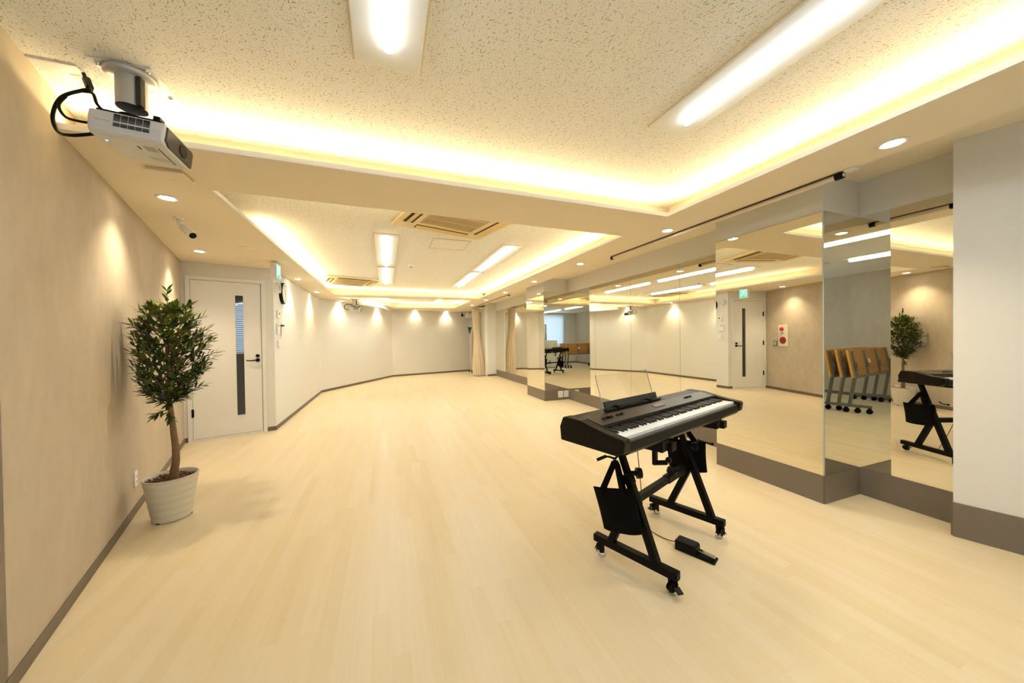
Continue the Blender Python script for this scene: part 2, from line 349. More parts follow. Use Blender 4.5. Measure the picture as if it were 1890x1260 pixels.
# door wall: frame opening between s=.047 and .875
dd = (D0 - C0).normalized(); S0, S1, DH = 0.036, 0.872, 2.168
P = lambda s: C0 + dd * s
wall('wall_door_left', P(0), P(S0), 'white_wall'); wall('wall_door_right', P(S1), D0, 'white_wall'); wall('wall_door_top', P(S0), P(S1), 'white_wall', DH, ZH)
skirt('baseboard_door_left', P(0), P(S0), 'base'); skirt('baseboard_door_right', P(S1), D0, 'base')

# right-hand side: wall behind the mirrors, plinth, pillars
XR, XF = 3.583, 3.592
PA = [(3.117, 1.592), (3.117, 2.482)]; PC = [(3.037, 6.266), (3.037, 7.168)]
MT = 0.006
def mwall(name, A, B): return wall(name, A, B, 'white_wall', 0, ZH, 0.12)
mwall('wall_right_near', (XR, 1.592), (XR, 0.9))
mwall('wall_right', (XR, 6.266), (XR, 2.482))
mwall('wall_right_far', (XF, 11.217), (XF, 7.168))
def pillar(x, y0, y1):
    return struct(MB().box(x, 3.75, y0, y1, 0, ZH).build('pillar', 'white_wall'))
pillar(3.117, 1.592, 2.482); pillar(3.037, 6.266, 7.168)
# far pier with a rounded look, and white pier on the right
pier = struct(MB().prism([(3.26, 11.217), (3.9, 11.217), (3.9, 11.75), (3.22, 11.75), (3.20, 11.5), (3.215, 11.3)], 0, ZH).build('pillar', 'white_wall', None, 0.03))
BC = Vector((3.3774, 1.0429)); BD = (Vector((3.4526, 0.804)) - BC).normalized(); BE = BC + BD * 3.9
struct(MB().prism([BC, (3.75, 1.0429), (3.95, 0.9), (BE.x + 0.2, BE.y), BE], 0, ZH).build('wall_right_pier', 'white_wall'))
def plinth(name, pts, th=0.007, h=ZB):
    b = MB()
    for a, c in zip(pts[:-1], pts[1:]):
        a = Vector(a); c = Vector(c); d = (c - a).normalized(); n = Vector((d.y, -d.x)) * th
        b.prism([a - d * 0, a + n - d * th * 0, c + n + d * th * 0, c], 0, h)
    return struct(b.build(name, 'plinth'))
plinth('baseboard_right_pier', [(3.62, BC.y + 0.0), BC, BE], 0.010)
plinth('baseboard_right_near', [(XR, 1.592), (XR, 1.045)])
plinth('baseboard_pillar_near', [(3.45, 2.482), (3.117, 2.482), (3.117, 1.592), (XR, 1.592)])
plinth('baseboard_right', [(XR, 6.266), (XR, 2.482)])
plinth('baseboard_pillar_far', [(3.45, 7.168), (3.037, 7.168), (3.037, 6.266), (XR, 6.266)])
plinth('baseboard_right_far', [(XF, 11.217), (XF, 7.168)])
skirt('baseboard_pier', (3.26, 11.217), (XF, 11.217), 'base', 0.06, 0.008)

# back of the room
WX0, WX1, WZ0, WZ1 = -1.30, 1.35, 0.85, 2.40
wall('wall_back_left', (WX0, -2.70), (-1.98, -2.70), 'white_wall'); wall('wall_back_right', (4.1, -2.70), (WX1, -2.70), 'white_wall')
wall('wall_back_low', (WX1, -2.70), (WX0, -2.70), 'white_wall', 0, WZ0); wall('wall_back_top', (WX1, -2.70), (WX0, -2.70), 'white_wall', WZ1, ZH)
skirt('baseboard_back', (3.9, -2.70), (-1.98, -2.70), 'base')
win = struct(MB().box(WX0, WX1, -2.79, -2.78, WZ0, WZ1).build('window_1', 'sky_pane'))
wf = MB()
for x in (WX0 + 0.02, (WX0 + WX1) / 2, WX1 - 0.02): wf.box(x - 0.02, x + 0.02, -2.78, -2.74, WZ0, WZ1)
wf.box(WX0, WX1, -2.78, -2.74, WZ0, WZ0 + 0.04); wf.box(WX0, WX1, -2.78, -2.74, WZ1 - 0.04, WZ1)
wf.build('window_frame', 'silver', win)
bl = thing('window_blind', 'white slatted blind drawn down over the rear window', 'blind', (0.02, -2.67, WZ0 - 0.02))
bb = MB(); nsl = 46
for i in range(nsl):
    z = 0.01 + i * 1.56 / nsl; m4 = Matrix.Translation((0, 0, z)) @ Matrix.Rotation(math.radians(62), 4, 'X'); bb.obox(m4, 1.37, 0.0195, 0.0008)
bb.build('slats', 'blind', bl)
MB().box(-1.38, 1.38, -0.025, 0.025, 1.57, 1.62).build('head_rail', 'white_plastic', bl, 0.004)
MB().box(-1.37, 1.37, -0.012, 0.012, -0.02, 0.0).build('bottom_rail', 'white_plastic', bl, 0.003)

# ------------------------------------------------------------------ soffit, coves
XT, YT, Y2, Y3, XL = 2.358, 2.345, 2.930, 8.809, -1.120
XE = 2.812                                             # right edge of the soffit
C3 = [(-1.15, 9.22), (2.25, 9.16), (2.255, 11.73), (0.36, 11.84)]
sf = MB(); t = 0.02
def plate(poly): sf.prism(poly, ZS, ZS + t)
plate([(XT, -2.7), (XE, -2.7), (XE, YT), (XT, YT)])
plate([(-2.3, YT), (XE, YT), (XE, Y2), (-2.3, Y2)])
plate([(-2.75, Y2), (XL, Y2), (XL, Y3), (-2.75, Y3)])
plate([(XT, Y2), (XE, Y2), (XE, Y3), (XT, Y3)])
plate([(-2.75, Y3), (XE, Y3), (XE, 9.16), (2.25, 9.16), (-1.15, 9.22), (-2.75, 9.22)])
plate([(-2.75, 9.22), (-1.15, 9.22), (0.36, 11.84), (0.36, 13.9), (-2.75, 13.9)])
plate([(0.36, 11.84), (2.255, 11.73), (2.255, 13.9), (0.36, 13.9)])
plate([(2.25, 9.16), (XE, 9.16), (XE, 13.9), (2.255, 13.9), (2.255, 11.73)])
plate([(XE, 11.3), (4.1, 11.3), (4.1, 13.9), (XE, 13.9)])
sf.box(XE - 0.03, XE, -2.7, 13.9, ZS + t, ZH)           # right-hand upstand
def offs(poly, d):                                     # ccw polygon grown outwards
    n = len(poly); out = []
    for i in range(n):
        p0, p1, p2 = Vector(poly[i - 1]), Vector(poly[i]), Vector(poly[(i + 1) % n])
        a = (p1 - p0).normalized(); b = (p2 - p1).normalized(); na = Vector((a.y, -a.x)); nb = Vector((b.y, -b.x))
        k = (na + nb) / (1 + na.dot(nb)); out.append(p1 + k * d)
    return out
def strip(b, poly, idx, d0, d1, z0, z1):
    A = offs(poly, d0); B = offs(poly, d1); n = len(poly)
    for i in idx: j = (i + 1) % n; b.prism([A[i], A[j], B[j], B[i]], z0, z1)
COF1 = [(-1.75, -2.9), (XT, -2.9), (XT, YT), (-1.75, YT)]
COF2 = [(XL, Y2), (XT, Y2), (XT, Y3), (XL, Y3)]
TR = 0.20
for k, (poly, idx) in enumerate(((COF1, (1, 2)), (COF2, (0, 1, 2, 3)), (C3, (0, 1, 2, 3)))):
    strip(sf, poly, idx, TR, TR + 0.03, ZS + t, ZH)
    tb = MB(); strip(tb, poly, idx, -0.012, 0.010, ZS + 0.001, ZS + 0.022); strip(tb, poly, idx, -0.004, 0.006, ZS + 0.020, ZS + 0.036)
    struct(tb.build('trim_%d' % (k + 1), 'trim'))
    # led strips lying in the trough, one per side
    A = offs(poly, 0.065); n = len(poly)
    for i in idx:
        a = A[i]; c = A[(i + 1) % n]; d = c - a; L = d.length; d.normalize()
        lo = 0.12; hi = L - 0.12
        if k == 0 and i == 2: hi = 3.95
        if k == 0 and i == 1: lo = 0.25
        if k == 1 and i == 3: hi = L - 1.15             # the run on the left starts late, as in the photo
        if k == 1 and i == 0: hi = L - 0.15
        nn = Vector((-d.y, d.x)) * 0.0046; b = MB(); segs = max(1, int((hi - lo) / 0.5)); b2 = MB()
        for q in range(segs):
            p0 = a + d * (lo + (hi - lo) * q / segs); p1 = a + d * (lo + (hi - lo) * (q + 1) / segs)
            vs_ = [(*(p0 + nn), ZS + 0.0305), (*(p0 - nn), ZS + 0.0385), (*(p1 - nn), ZS + 0.0385), (*(p1 + nn), ZS + 0.0305)]   # tilted towards the room
            b.add(vs_, [(0, 1, 2, 3)])
        p0 = a + d * lo; p1 = a + d * hi; k0 = nn * 1.25
        b2.add([(*(p0 + k0), ZS + t), (*(p0 - k0), ZS + t), (*(p1 - k0), ZS + t), (*(p1 + k0), ZS + t), (*(p0 + k0), ZS + 0.0285), (*(p0 - k0), ZS + 0.0385), (*(p1 - k0), ZS + 0.0385), (*(p1 + k0), ZS + 0.0285)],
               [(0, 1, 2, 3), (4, 5, 6, 7), (0, 1, 5, 4), (1, 2, 6, 5), (2, 3, 7, 6), (3, 0, 4, 7)])
        names = {0: {1: 'right edge', 2: 'far edge'}, 1: {0: 'near edge', 1: 'right edge', 2: 'far edge', 3: 'left edge'}, 2: {0: 'near edge', 1: 'right edge', 2: 'far edge', 3: 'slanting left edge'}}
        ln = thing('led_strip', 'warm light strip in the cove, %s of the %s ceiling recess' % (names[k][i], ('nearest', 'middle', 'farthest')[k]), 'light strip', group='cove light strips')
        b2.build('channel', 'white_plastic', ln); b.build('emitter', 'led', ln)
struct(sf.build('ceiling_soffit', 'soffit'))
struct(MB().box(XE, 3.9, -2.7, 11.3, ZH - 0.012, ZH).build('ceiling_side_strip', 'soffit'))

# ------------------------------------------------------------------ mirrors
def mirror(A, B, label, rot=0.0, z0=ZB + 0.002, z1=ZM, group=None):
    A = Vector(A); B = Vector(B); d = (B - A); L = d.length - 0.004; d.normalize(); mid = (A + B) / 2
    o = thing('wall_mirror', label, 'mirror', (mid.x, mid.y, 0), math.atan2(d.y, d.x) + rot, group)
    dz = MT + abs(math.sin(rot)) * L / 2
    b = MB(); b.add([(-L / 2, -dz, z0), (L / 2, -dz, z0), (L / 2, -dz, z1), (-L / 2, -dz, z1)], [(0, 1, 2, 3)])
    b.build('mirror_face', 'mirror', o)
    b = MB(); b.box(-L / 2, L / 2, -dz + 0.0004, -0.0005, z0, z1); b.build('glass_edge', 'mirror_edge', o)
    return o
g = 'frameless wall mirrors along the right side'
mirror((XR, 1.592), (XR, 1.043), 'frameless mirror in the alcove beside the white pier, reflecting the potted tree', 0, group=g)
mirror((3.117, 2.482), (3.117, 1.592), 'wide frameless mirror on the front of the nearer pillar, behind the keyboard', 0, group=g)
mirror((3.117, 1.592), (XR, 1.592), 'narrow mirror on the return of the nearer pillar, reflecting folded tables', 0, group=g)
mirror((XR, 3.364), (XR, 2.482), 'recessed mirror panel next to the nearer pillar', 0, group=g)
mirror((XR, 4.308), (XR, 3.364), 'second recessed mirror panel from the nearer pillar, above the music rest', 0, group=g)
mirror((XR, 5.26), (XR, 4.308), 'third recessed mirror panel from the nearer pillar', 0, group=g)
mirror((XR, 6.266), (XR, 5.26), 'recessed mirror panel next to the far pillar with the two sockets', 0, group=g)
mirror((3.037, 7.168), (3.037, 6.266), 'narrow looking mirror on the front of the far pillar', 0, group=g)
mirror((3.037, 6.266), (XR, 6.266), 'mirror on the return of the far pillar, reflecting a refrigerator', 0, group=g)
mirror((XF, 9.2), (XF, 7.168), 'mirror panel beyond the far pillar, reflecting the curtain', 0, group=g)
mirror((XF, 11.215), (XF, 9.2), 'farthest mirror panel, ending at the cream pier', 0, group=g)
mirror((3.45, 7.168), (3.037, 7.168), 'mirror on the rear return of the far pillar', 0, group=g)

# ------------------------------------------------------------------ door
RW = math.atan2(dd.y, dd.x)
door = bpy.data.objects.new('door_1', None); COL.objects.link(door); door.location = (C0.x, C0.y, 0); door.rotation_euler = (0, 0, RW); struct(door)
fb = MB(); W_ = 0.046
for x0, x1 in ((S0, S0 + W_), (S1 - W_, S1)): fb.box(x0, x1, -0.018, 0.06, 0, DH - W_)
fb.box(S0, S1, -0.018, 0.06, DH - W_, DH); fb.box(S0 + W_, S1 - W_, -0.012, 0.05, 0, 0.022)
fb.build('door_frame', 'door', door, 0.003)
gp = MB(); x0, x1 = S0 + W_, S1 - W_
gp.box(x0, x1, 0.035, 0.05, 0.0, DH - W_ - 0.0); gpo = None
lx0, lx1, lz0, lz1 = x0 + 0.004, x1 - 0.006, 0.027, DH - W_ - 0.005
gx0, gx1, gz0, gz1 = 0.538, 0.624, 0.283, 1.938
lf = MB(); yf, yb = -0.008, 0.030
lf.box(lx0, gx0, yf, yb, lz0, lz1); lf.box(gx1, lx1, yf, yb, lz0, lz1); lf.box(gx0, gx1, yf, yb, lz0, gz0); lf.box(gx0, gx1, yf, yb, gz1, lz1)
leaf = lf.build('door_leaf', 'door', door)
gf = MB()
for a, b_ in ((gx0 - 0.012, gx0), (gx1, gx1 + 0.012)): gf.box(a, b_, yf - 0.004, yb, gz0 - 0.012, gz1 + 0.012)
gf.box(gx0, gx1, yf - 0.004, yb, gz0 - 0.012, gz0); gf.box(gx0, gx1, yf - 0.004, yb, gz1, gz1 + 0.012)
gf.build('glazing_bead', 'door', leaf); MB().box(gx0, gx1, 0.006, 0.012, gz0, gz1).build('glass_pane', 'pane', leaf)
lg = MB(); lg.box(x0, lx0, 0.0, 0.028, 0.02, lz1 + 0.004); lg.box(lx1, x1, 0.0, 0.028, 0.02, lz1 + 0.004); lg.box(x0, x1, 0.0, 0.028, lz1, DH - W_); lg.box(x0, x1, 0, 0.028, 0.0215, lz0); lg.build('shadow_gap', 'line', door)
hd = MB(); hx, hz = 0.775, 1.035
hd.cyl((hx, yf, hz), (hx, yf - 0.012, hz), 0.026, n=24); hd.cyl((hx, yf - 0.01, hz), (hx, yf - 0.05, hz), 0.010)
hd.tube(spline([(hx, yf - 0.05, hz), (hx - 0.03, yf - 0.053, hz), (hx - 0.08, yf - 0.05, hz - 0.004), (hx - 0.13, yf - 0.045, hz + 0.002)]), [0.010] * 8 + [0.009] * 8 + [0.008] * 9, 10)
hd.build('lever_handle', 'black', leaf)
MB().cyl((hx, yf, hz + 0.062), (hx, yf - 0.016, hz + 0.062), 0.023, n=24).cyl((hx, yf - 0.016, hz + 0.062), (hx, yf - 0.03, hz + 0.062), 0.010).build('thumb_turn', 'black', leaf)
for z in (0.37, 1.10, 1.80): MB().cyl((lx0 - 0.004, -0.016, z - 0.055), (lx0 - 0.004, -0.016, z + 0.055), 0.009).box(lx0 - 0.006, lx0 + 0.012, -0.012, -0.007, z - 0.05, z + 0.05).build('hinge', 'black', door)
# corridor seen through the pane
cor = MB(); cor.box(-0.5, 0.93, 1.35, 1.40, 0, ZH); cor.box(-0.55, -0.5, 0.11, 1.4, 0, ZH); cor.box(0.90, 0.93, 0.11, 1.35, 0, ZH); cor.box(-0.55, 0.93, 0.11, 1.4, ZH, ZH + 0.03)
cw = struct(cor.build('wall_corridor', 'taupe')); cw.location = (C0.x, C0.y, 0); cw.rotation_euler = (0, 0, RW)
w2 = MB(); w2.box(-0.1, 0.88, 1.342, 1.349, 1.10, 1.95); wo = struct(w2.build('window_2', mat('corridor_daylight', (0.6, 0.7, 0.8), 0.3, emit=(0.80, 0.90, 1.0), es=0.30))); wo.location = cw.location; wo.rotation_euler = cw.rotation_euler
cb = thing('window_blind', 'white slatted blind glimpsed through the glass strip of the door', 'blind', (C0.x, C0.y, 0), RW)
b = MB()
for i in range(24): b.obox(Matrix.Translation((0.39, 1.32, 1.12 + i * 0.035)) @ Matrix.Rotation(math.radians(35), 4, 'X'), 0.48, 0.013, 0.0008)
b.build('slats', 'blind', cb); MB().box(-0.1, 0.88, 1.30, 1.34, 1.955, 1.99).build('head_rail', 'white_plastic', cb)

# ------------------------------------------------------------------ ceiling fixtures
def fluo(loc, label, L=1.75):
    o = thing('fluorescent_light', label, 'ceiling light', loc, 0, 'strip lights in the ceiling')
    MB().box(-0.135, 0.135, 0, L, -0.018, 0).build('housing_plate', 'white_plastic', o, 0.004)
    fr = MB(); 
    for x in (-0.139, 0.139): fr.box(x - 0.004, x + 0.004, -0.004, L + 0.004, -0.008, 0)
    fr.box(-0.143, 0.143, -0.008, 0, -0.008, 0); fr.box(-0.143, 0.143, L, L + 0.008, -0.008, 0); fr.build('edge_frame', 'ivory_plastic', o)
    d = MB(); pr = [(0.029 * math.cos(a), -0.018 - 0.036 * math.sin(a)) for a in [PI * i / 10 for i in range(11)]]
    n = len(pr); y0, y1 = 0.03, L - 0.13
    vs_ = [(x, y0, z) for x, z in pr] + [(x, y1, z) for x, z in pr]
    d.add(vs_, [(i, i + 1, n + i + 1, n + i) for i in range(n - 1)], 0, True); d.add(vs_, [tuple(range(n)), tuple(range(2 * n - 1, n - 1, -1))])
    d.build('diffuser_tube', 'tube', o)
    ld = bpy.data.lights.new('strip_lamp', 'AREA'); ld.shape = 'RECTANGLE'; ld.size = 0.045; ld.size_y = y1 - y0 - 0.02; ld.energy = P_TUBE; ld.color = TUBE
    l = bpy.data.objects.new('lamp', ld); COL.objects.link(l); l.parent = o; l.location = (0, (y0 + y1) / 2, -0.0555)
    return o
f0 = fluo((0.03, -0.14, ZH), 'nearest strip light of the left row, cut by the top of the view')
dup(f0, (1.585, -0.18, ZH), label='long bright strip light above the keyboard, nearest of the right row')
dup(f0, (0.03, 4.17, ZH), label='strip light near the larger air conditioner, left row, middle recess')
dup(f0, (0.03, 6.05, ZH), label='strip light beside the smaller air conditioner, left row, middle recess')
dup(f0, (1.585, 4.17, ZH), label='strip light in the middle recess, right row, nearer one')
dup(f0, (1.585, 6.05, ZH), label='strip light in the middle recess, right row, farther one')
dup(f0, (0.03, 9.45, ZH), label='strip light in the farthest recess above the small projector')
dup(f0, (1.585, 9.45, ZH), label='strip light in the farthest recess, right row')
dup(f0, (0.03, -2.2, ZH), label='strip light at the rear of the room seen only in mirrors, above the stacked tables')
dup(f0, (1.585, -2.2, ZH), label='strip light at the rear of the room seen only in mirrors, near the refrigerator')

def downlight(x, y, label, z=ZS):
    o = thing('downlight', label, 'downlight', (x, y, z), 0, 'round recessed downlights')
    MB().lathe([(0.043, 0.004), (0.043, -0.004), (0.060, -0.007), (0.066, -0.003), (0.066, 0.0)], 32).build('trim_ring', 'white_plastic', o)
    MB().lathe([(0.0001, -0.0035), (0.043, -0.0035)], 24).build('lens', 'downlens', o)
    ld = bpy.data.lights.new('downlight_lamp', 'SPOT'); ld.energy = P_DOWN; ld.color = DOWN; ld.spot_size = math.radians(112); ld.spot_blend = 0.95; ld.shadow_soft_size = 0.035
    l = bpy.data.objects.new('lamp', ld); COL.objects.link(l); l.parent = o; l.location = (0, 0, -0.02)
    return o
R_ = [(2.652, 1.034), (2.653, 2.638), (2.642, 4.239), (2.629, 5.827), (2.604, 7.401), (2.586, 8.938), (2.577, 10.494)]
RL = ['round downlight beside the white pier, largest on the right', 'downlight next to the corner of the nearest ceiling recess, above the rail', 'third downlight from the white pier along the right soffit', 'fourth downlight from the white pier along the right soffit', 'fifth downlight from the white pier, near the end of the far rail', 'sixth downlight from the white pier, above the far rail', 'downlight in front of the gathered curtain, last on the right soffit']
for (x, y), l in zip(R_, RL): downlight(x, y, l)
LL = [(-1.468, 3.189), (-2.0, 4.944), (-1.376, 6.671), (-1.382, 8.374), (-1.097, 10.15), (-0.174, 11.737), (1.029, 12.75), (2.195, 13.03)]
LB = ['downlight under the projector, first along the taupe wall', 'downlight in front of the white door', 'downlight past the exit sign, first along the white wall', 'downlight at the bend of the white wall, second along it', 'wall washing downlight just left of the small projector', 'wall washing downlight right of the small projector', 'left one of the two downlights above the far wall', 'right one of the two downlights above the far wall']
for (x, y), l in zip(LL, LB): downlight(x, y, l)

def cassette(loc, rz, label, L=1.0, W=0.95):
    o = thing('air_conditioner', label, 'air conditioner', loc, rz, 'ceiling air conditioners')
    b = MB(); z0 = -0.032; a, c = L / 2, W / 2; gi, gj = 0.29, 0.26
    b.box(-a, a, -c, -gj, z0, 0); b.box(-a, a, gj, c, z0, 0); b.box(-a, -gi, -gj, gj, z0, 0); b.box(gi, a, -gj, gj, z0, 0)
    b.build('panel', 'ac', o, 0.012)
    MB().box(-gi, gi, -gj, gj, -0.012, 0).build('intake_recess', 'darkbrown', o)
    gr = MB(); n = 38
    for i in range(n): x = -gi + 0.01 + (2 * gi - 0.02) * i / (n - 1); gr.box(x - 0.0042, x + 0.0042, -gj, gj, z0 + 0.002, z0 + 0.010)
    for y in (-gj / 3, gj / 3): gr.box(-gi, gi, y - 0.003, y + 0.003, z0, z0 + 0.010)
    fr = [(-gi, -gi + 0.012, -gj, gj), (gi - 0.012, gi, -gj, gj), (-gi, gi, -gj, -gj + 0.012), (-gi, gi, gj - 0.012, gj)]
    for q in fr: gr.box(*q, z0 - 0.002, z0 + 0.010)
    gr.build('intake_grille', 'grille', o)
    for sx, sy in ((-1, 0), (1, 0), (0, -1), (0, 1)):
        b = MB(); d = MB()
        if sx:
            x = sx * (a + gi) / 2; d.box(x - 0.05, x + 0.05, -0.30, 0.30, z0 - 0.002, z0 + 0.001)
            b.obox(Matrix.Translation((x, 0, z0 - 0.006)) @ Matrix.Rotation(sx * 0.25, 4, 'Y'), 0.026, 0.29, 0.003)
        else:
            y = sy * (c + gj) / 2; d.box(-0.30, 0.30, y - 0.05, y + 0.05, z0 - 0.002, z0 + 0.001)
            b.obox(Matrix.Translation((0, y, z0 - 0.006)) @ Matrix.Rotation(-sy * 0.25, 4, 'X'), 0.29, 0.026, 0.003)
        so = d.build('outlet_slot', 'dark', o); b.build('vane', 'ac_vane', so)
    return o
ca = 0.275
def cen(L_, B_): # left corner and near-right corner (far side of visible)
    return
u1 = Vector((math.cos(ca), math.sin(ca))); v1 = Vector((-math.sin(ca), math.cos(ca)))
c1 = Vector((0.071, 3.728)) + u1 * 0.52 - v1 * 0.475
cassette((c1.x, c1.y, ZH), ca, 'square ceiling air conditioner with louvred intake, larger and nearer one', 1.04)
c2_ = Vector((-0.645, 7.68))
cassette((c2_.x, c2_.y, ZH), ca, 'ceiling air conditioner far off in the left corner of the middle recess')

h = thing('ceiling_hatch', 'flush square access hatch in the ceiling beside the larger air conditioner', 'hatch', (0.795, 4.41, ZH))
b = MB(); 
for q in ((-0.235, 0.235, -0.235, -0.225), (-0.235, 0.235, 0.225, 0.235), (-0.235, -0.225, -0.225, 0.225), (0.225, 0.235, -0.225, 0.225)): b.box(*q, -0.006, 0)
b.build('hatch_frame', 'ivory_plastic', h); MB().box(-0.224, 0.224, -0.224, 0.224, -0.003, 0).build('hatch_panel', 'ceiling', h)
sd = thing('smoke_detector', 'small round smoke detector on the ceiling between the two rows of strip lights', 'smoke detector', (0.411, 5.80, ZH))
MB().lathe([(0.0001, -0.028), (0.035, -0.028), (0.05, -0.018), (0.052, 0)], 28).build('detector_base', 'white_plastic', sd); MB().lathe([(0.0001, -0.05), (0.018, -0.05), (0.022, -0.04), (0.022, -0.027)], 20).build('sensor_head', 'grey_plastic', sd)
for x, y, l in ((0.023, 7.86, 'left one of two small white ceiling hooks at the far cove'), (0.484, 7.74, 'right one of two small white ceiling hooks at the far cove')):
    k = thing('ceiling_hook', l, 'hook', (x, y, ZH), 0, 'white ceiling hooks')
    MB().cyl((0, 0, 0), (0, 0, -0.008), 0.02).build('hook_plate', 'white_plastic', k); MB().tube(spline([(0, 0, -0.006), (0, 0, -0.05), (0.012, 0, -0.065), (0.024, 0, -0.05)], 5), 0.005, 8).build('hook_arm', 'white_plastic', k)
sp = tag(MB().lathe([(0.0001, -0.012), (0.03, -0.013), (0.062, -0.010), (0.075, -0.003), (0.076, 0)], 36).build('ceiling_speaker', 'soffit', None, loc=(-1.432, 4.605, ZS)), 'flat round disc on the soffit in front of the white door', 'detector')
# light rosette and vent beyond the rail
rs_ = thing('ceiling_socket', 'small white ceiling lamp socket near the end of the long rail', 'lamp socket', (2.96, 1.35, ZH))
MB().lathe([(0.0001, -0.026), (0.03, -0.026), (0.042, -0.016), (0.044, 0)], 28).build('socket_body', 'white_plastic', rs_)
b = MB()
for a in range(4): b.obox(Matrix.Rotation(a * PI / 2, 4, 'Z') @ Matrix.Translation((0.018, 0, -0.0265)), 0.007, 0.003, 0.001)
b.build('contact_slots', 'dark', rs_)
vt = thing('ceiling_vent', 'dark slotted vent above the long rail beside the nearer pillar', 'vent', (3.20, 3.05, ZH))
MB().box(-0.10, 0.10, -0.10, 0.10, -0.012, 0).build('vent_frame', 'ivory_plastic', vt, 0.003)
b = MB()
for i in range(6): b.box(-0.08, 0.08, -0.075 + i * 0.03 - 0.009, -0.075 + i * 0.03 + 0.009, -0.0135, -0.011)
b.build('vent_slots', 'dark', vt)
# rails (tubes with black caps)
def rail(x0, y0, x1, y1, label):
    o = thing('picture_rail', label, 'rail', (0, 0, 0), 0, 'ceiling rails with black end caps')
    z = ZS - 0.024
    MB().cyl((x0, y0, z), (x1, y1, z), 0.0165, n=20).build('tube', 'cream_tube', o)
    MB().bar((x0 - 0.012, y0, ZS - 0.004), (x1 - 0.012, y1, ZS - 0.004), 0.012, 0.008).build('gap_shadow_bar', 'darkbrown', o)  # dark bar stands in for the shadow in the gap above the tube
    d = (Vector((x1, y1, z)) - Vector((x0, y0, z))).normalized()
    for p, s in (((x0, y0, z), -1), ((x1, y1, z), 1)):
        p = Vector(p); c_ = MB().cyl(p - d * s * 0.03, p + d * s * 0.012, 0.021, n=24).build('end_cap', 'black', o)
        MB().cyl(p + d * s * 0.012, p + d * s * 0.014, 0.012, n=20).build('cap_disc', 'white_plastic', c_)
    MB().box(x0 - 0.02, x0 + 0.03, y0 - 0.075, y0 - 0.02, ZS - 0.014, ZS).build('end_bracket', 'white_plastic', o, 0.003)
rail(2.80, 1.33, 2.80, 3.72, 'long cream rail with black end caps under the soffit edge by the nearer pillar')
rail(2.80, 7.67, 2.80, 10.45, 'cream rail under the soffit edge above the far mirrors, ending at the curtain')

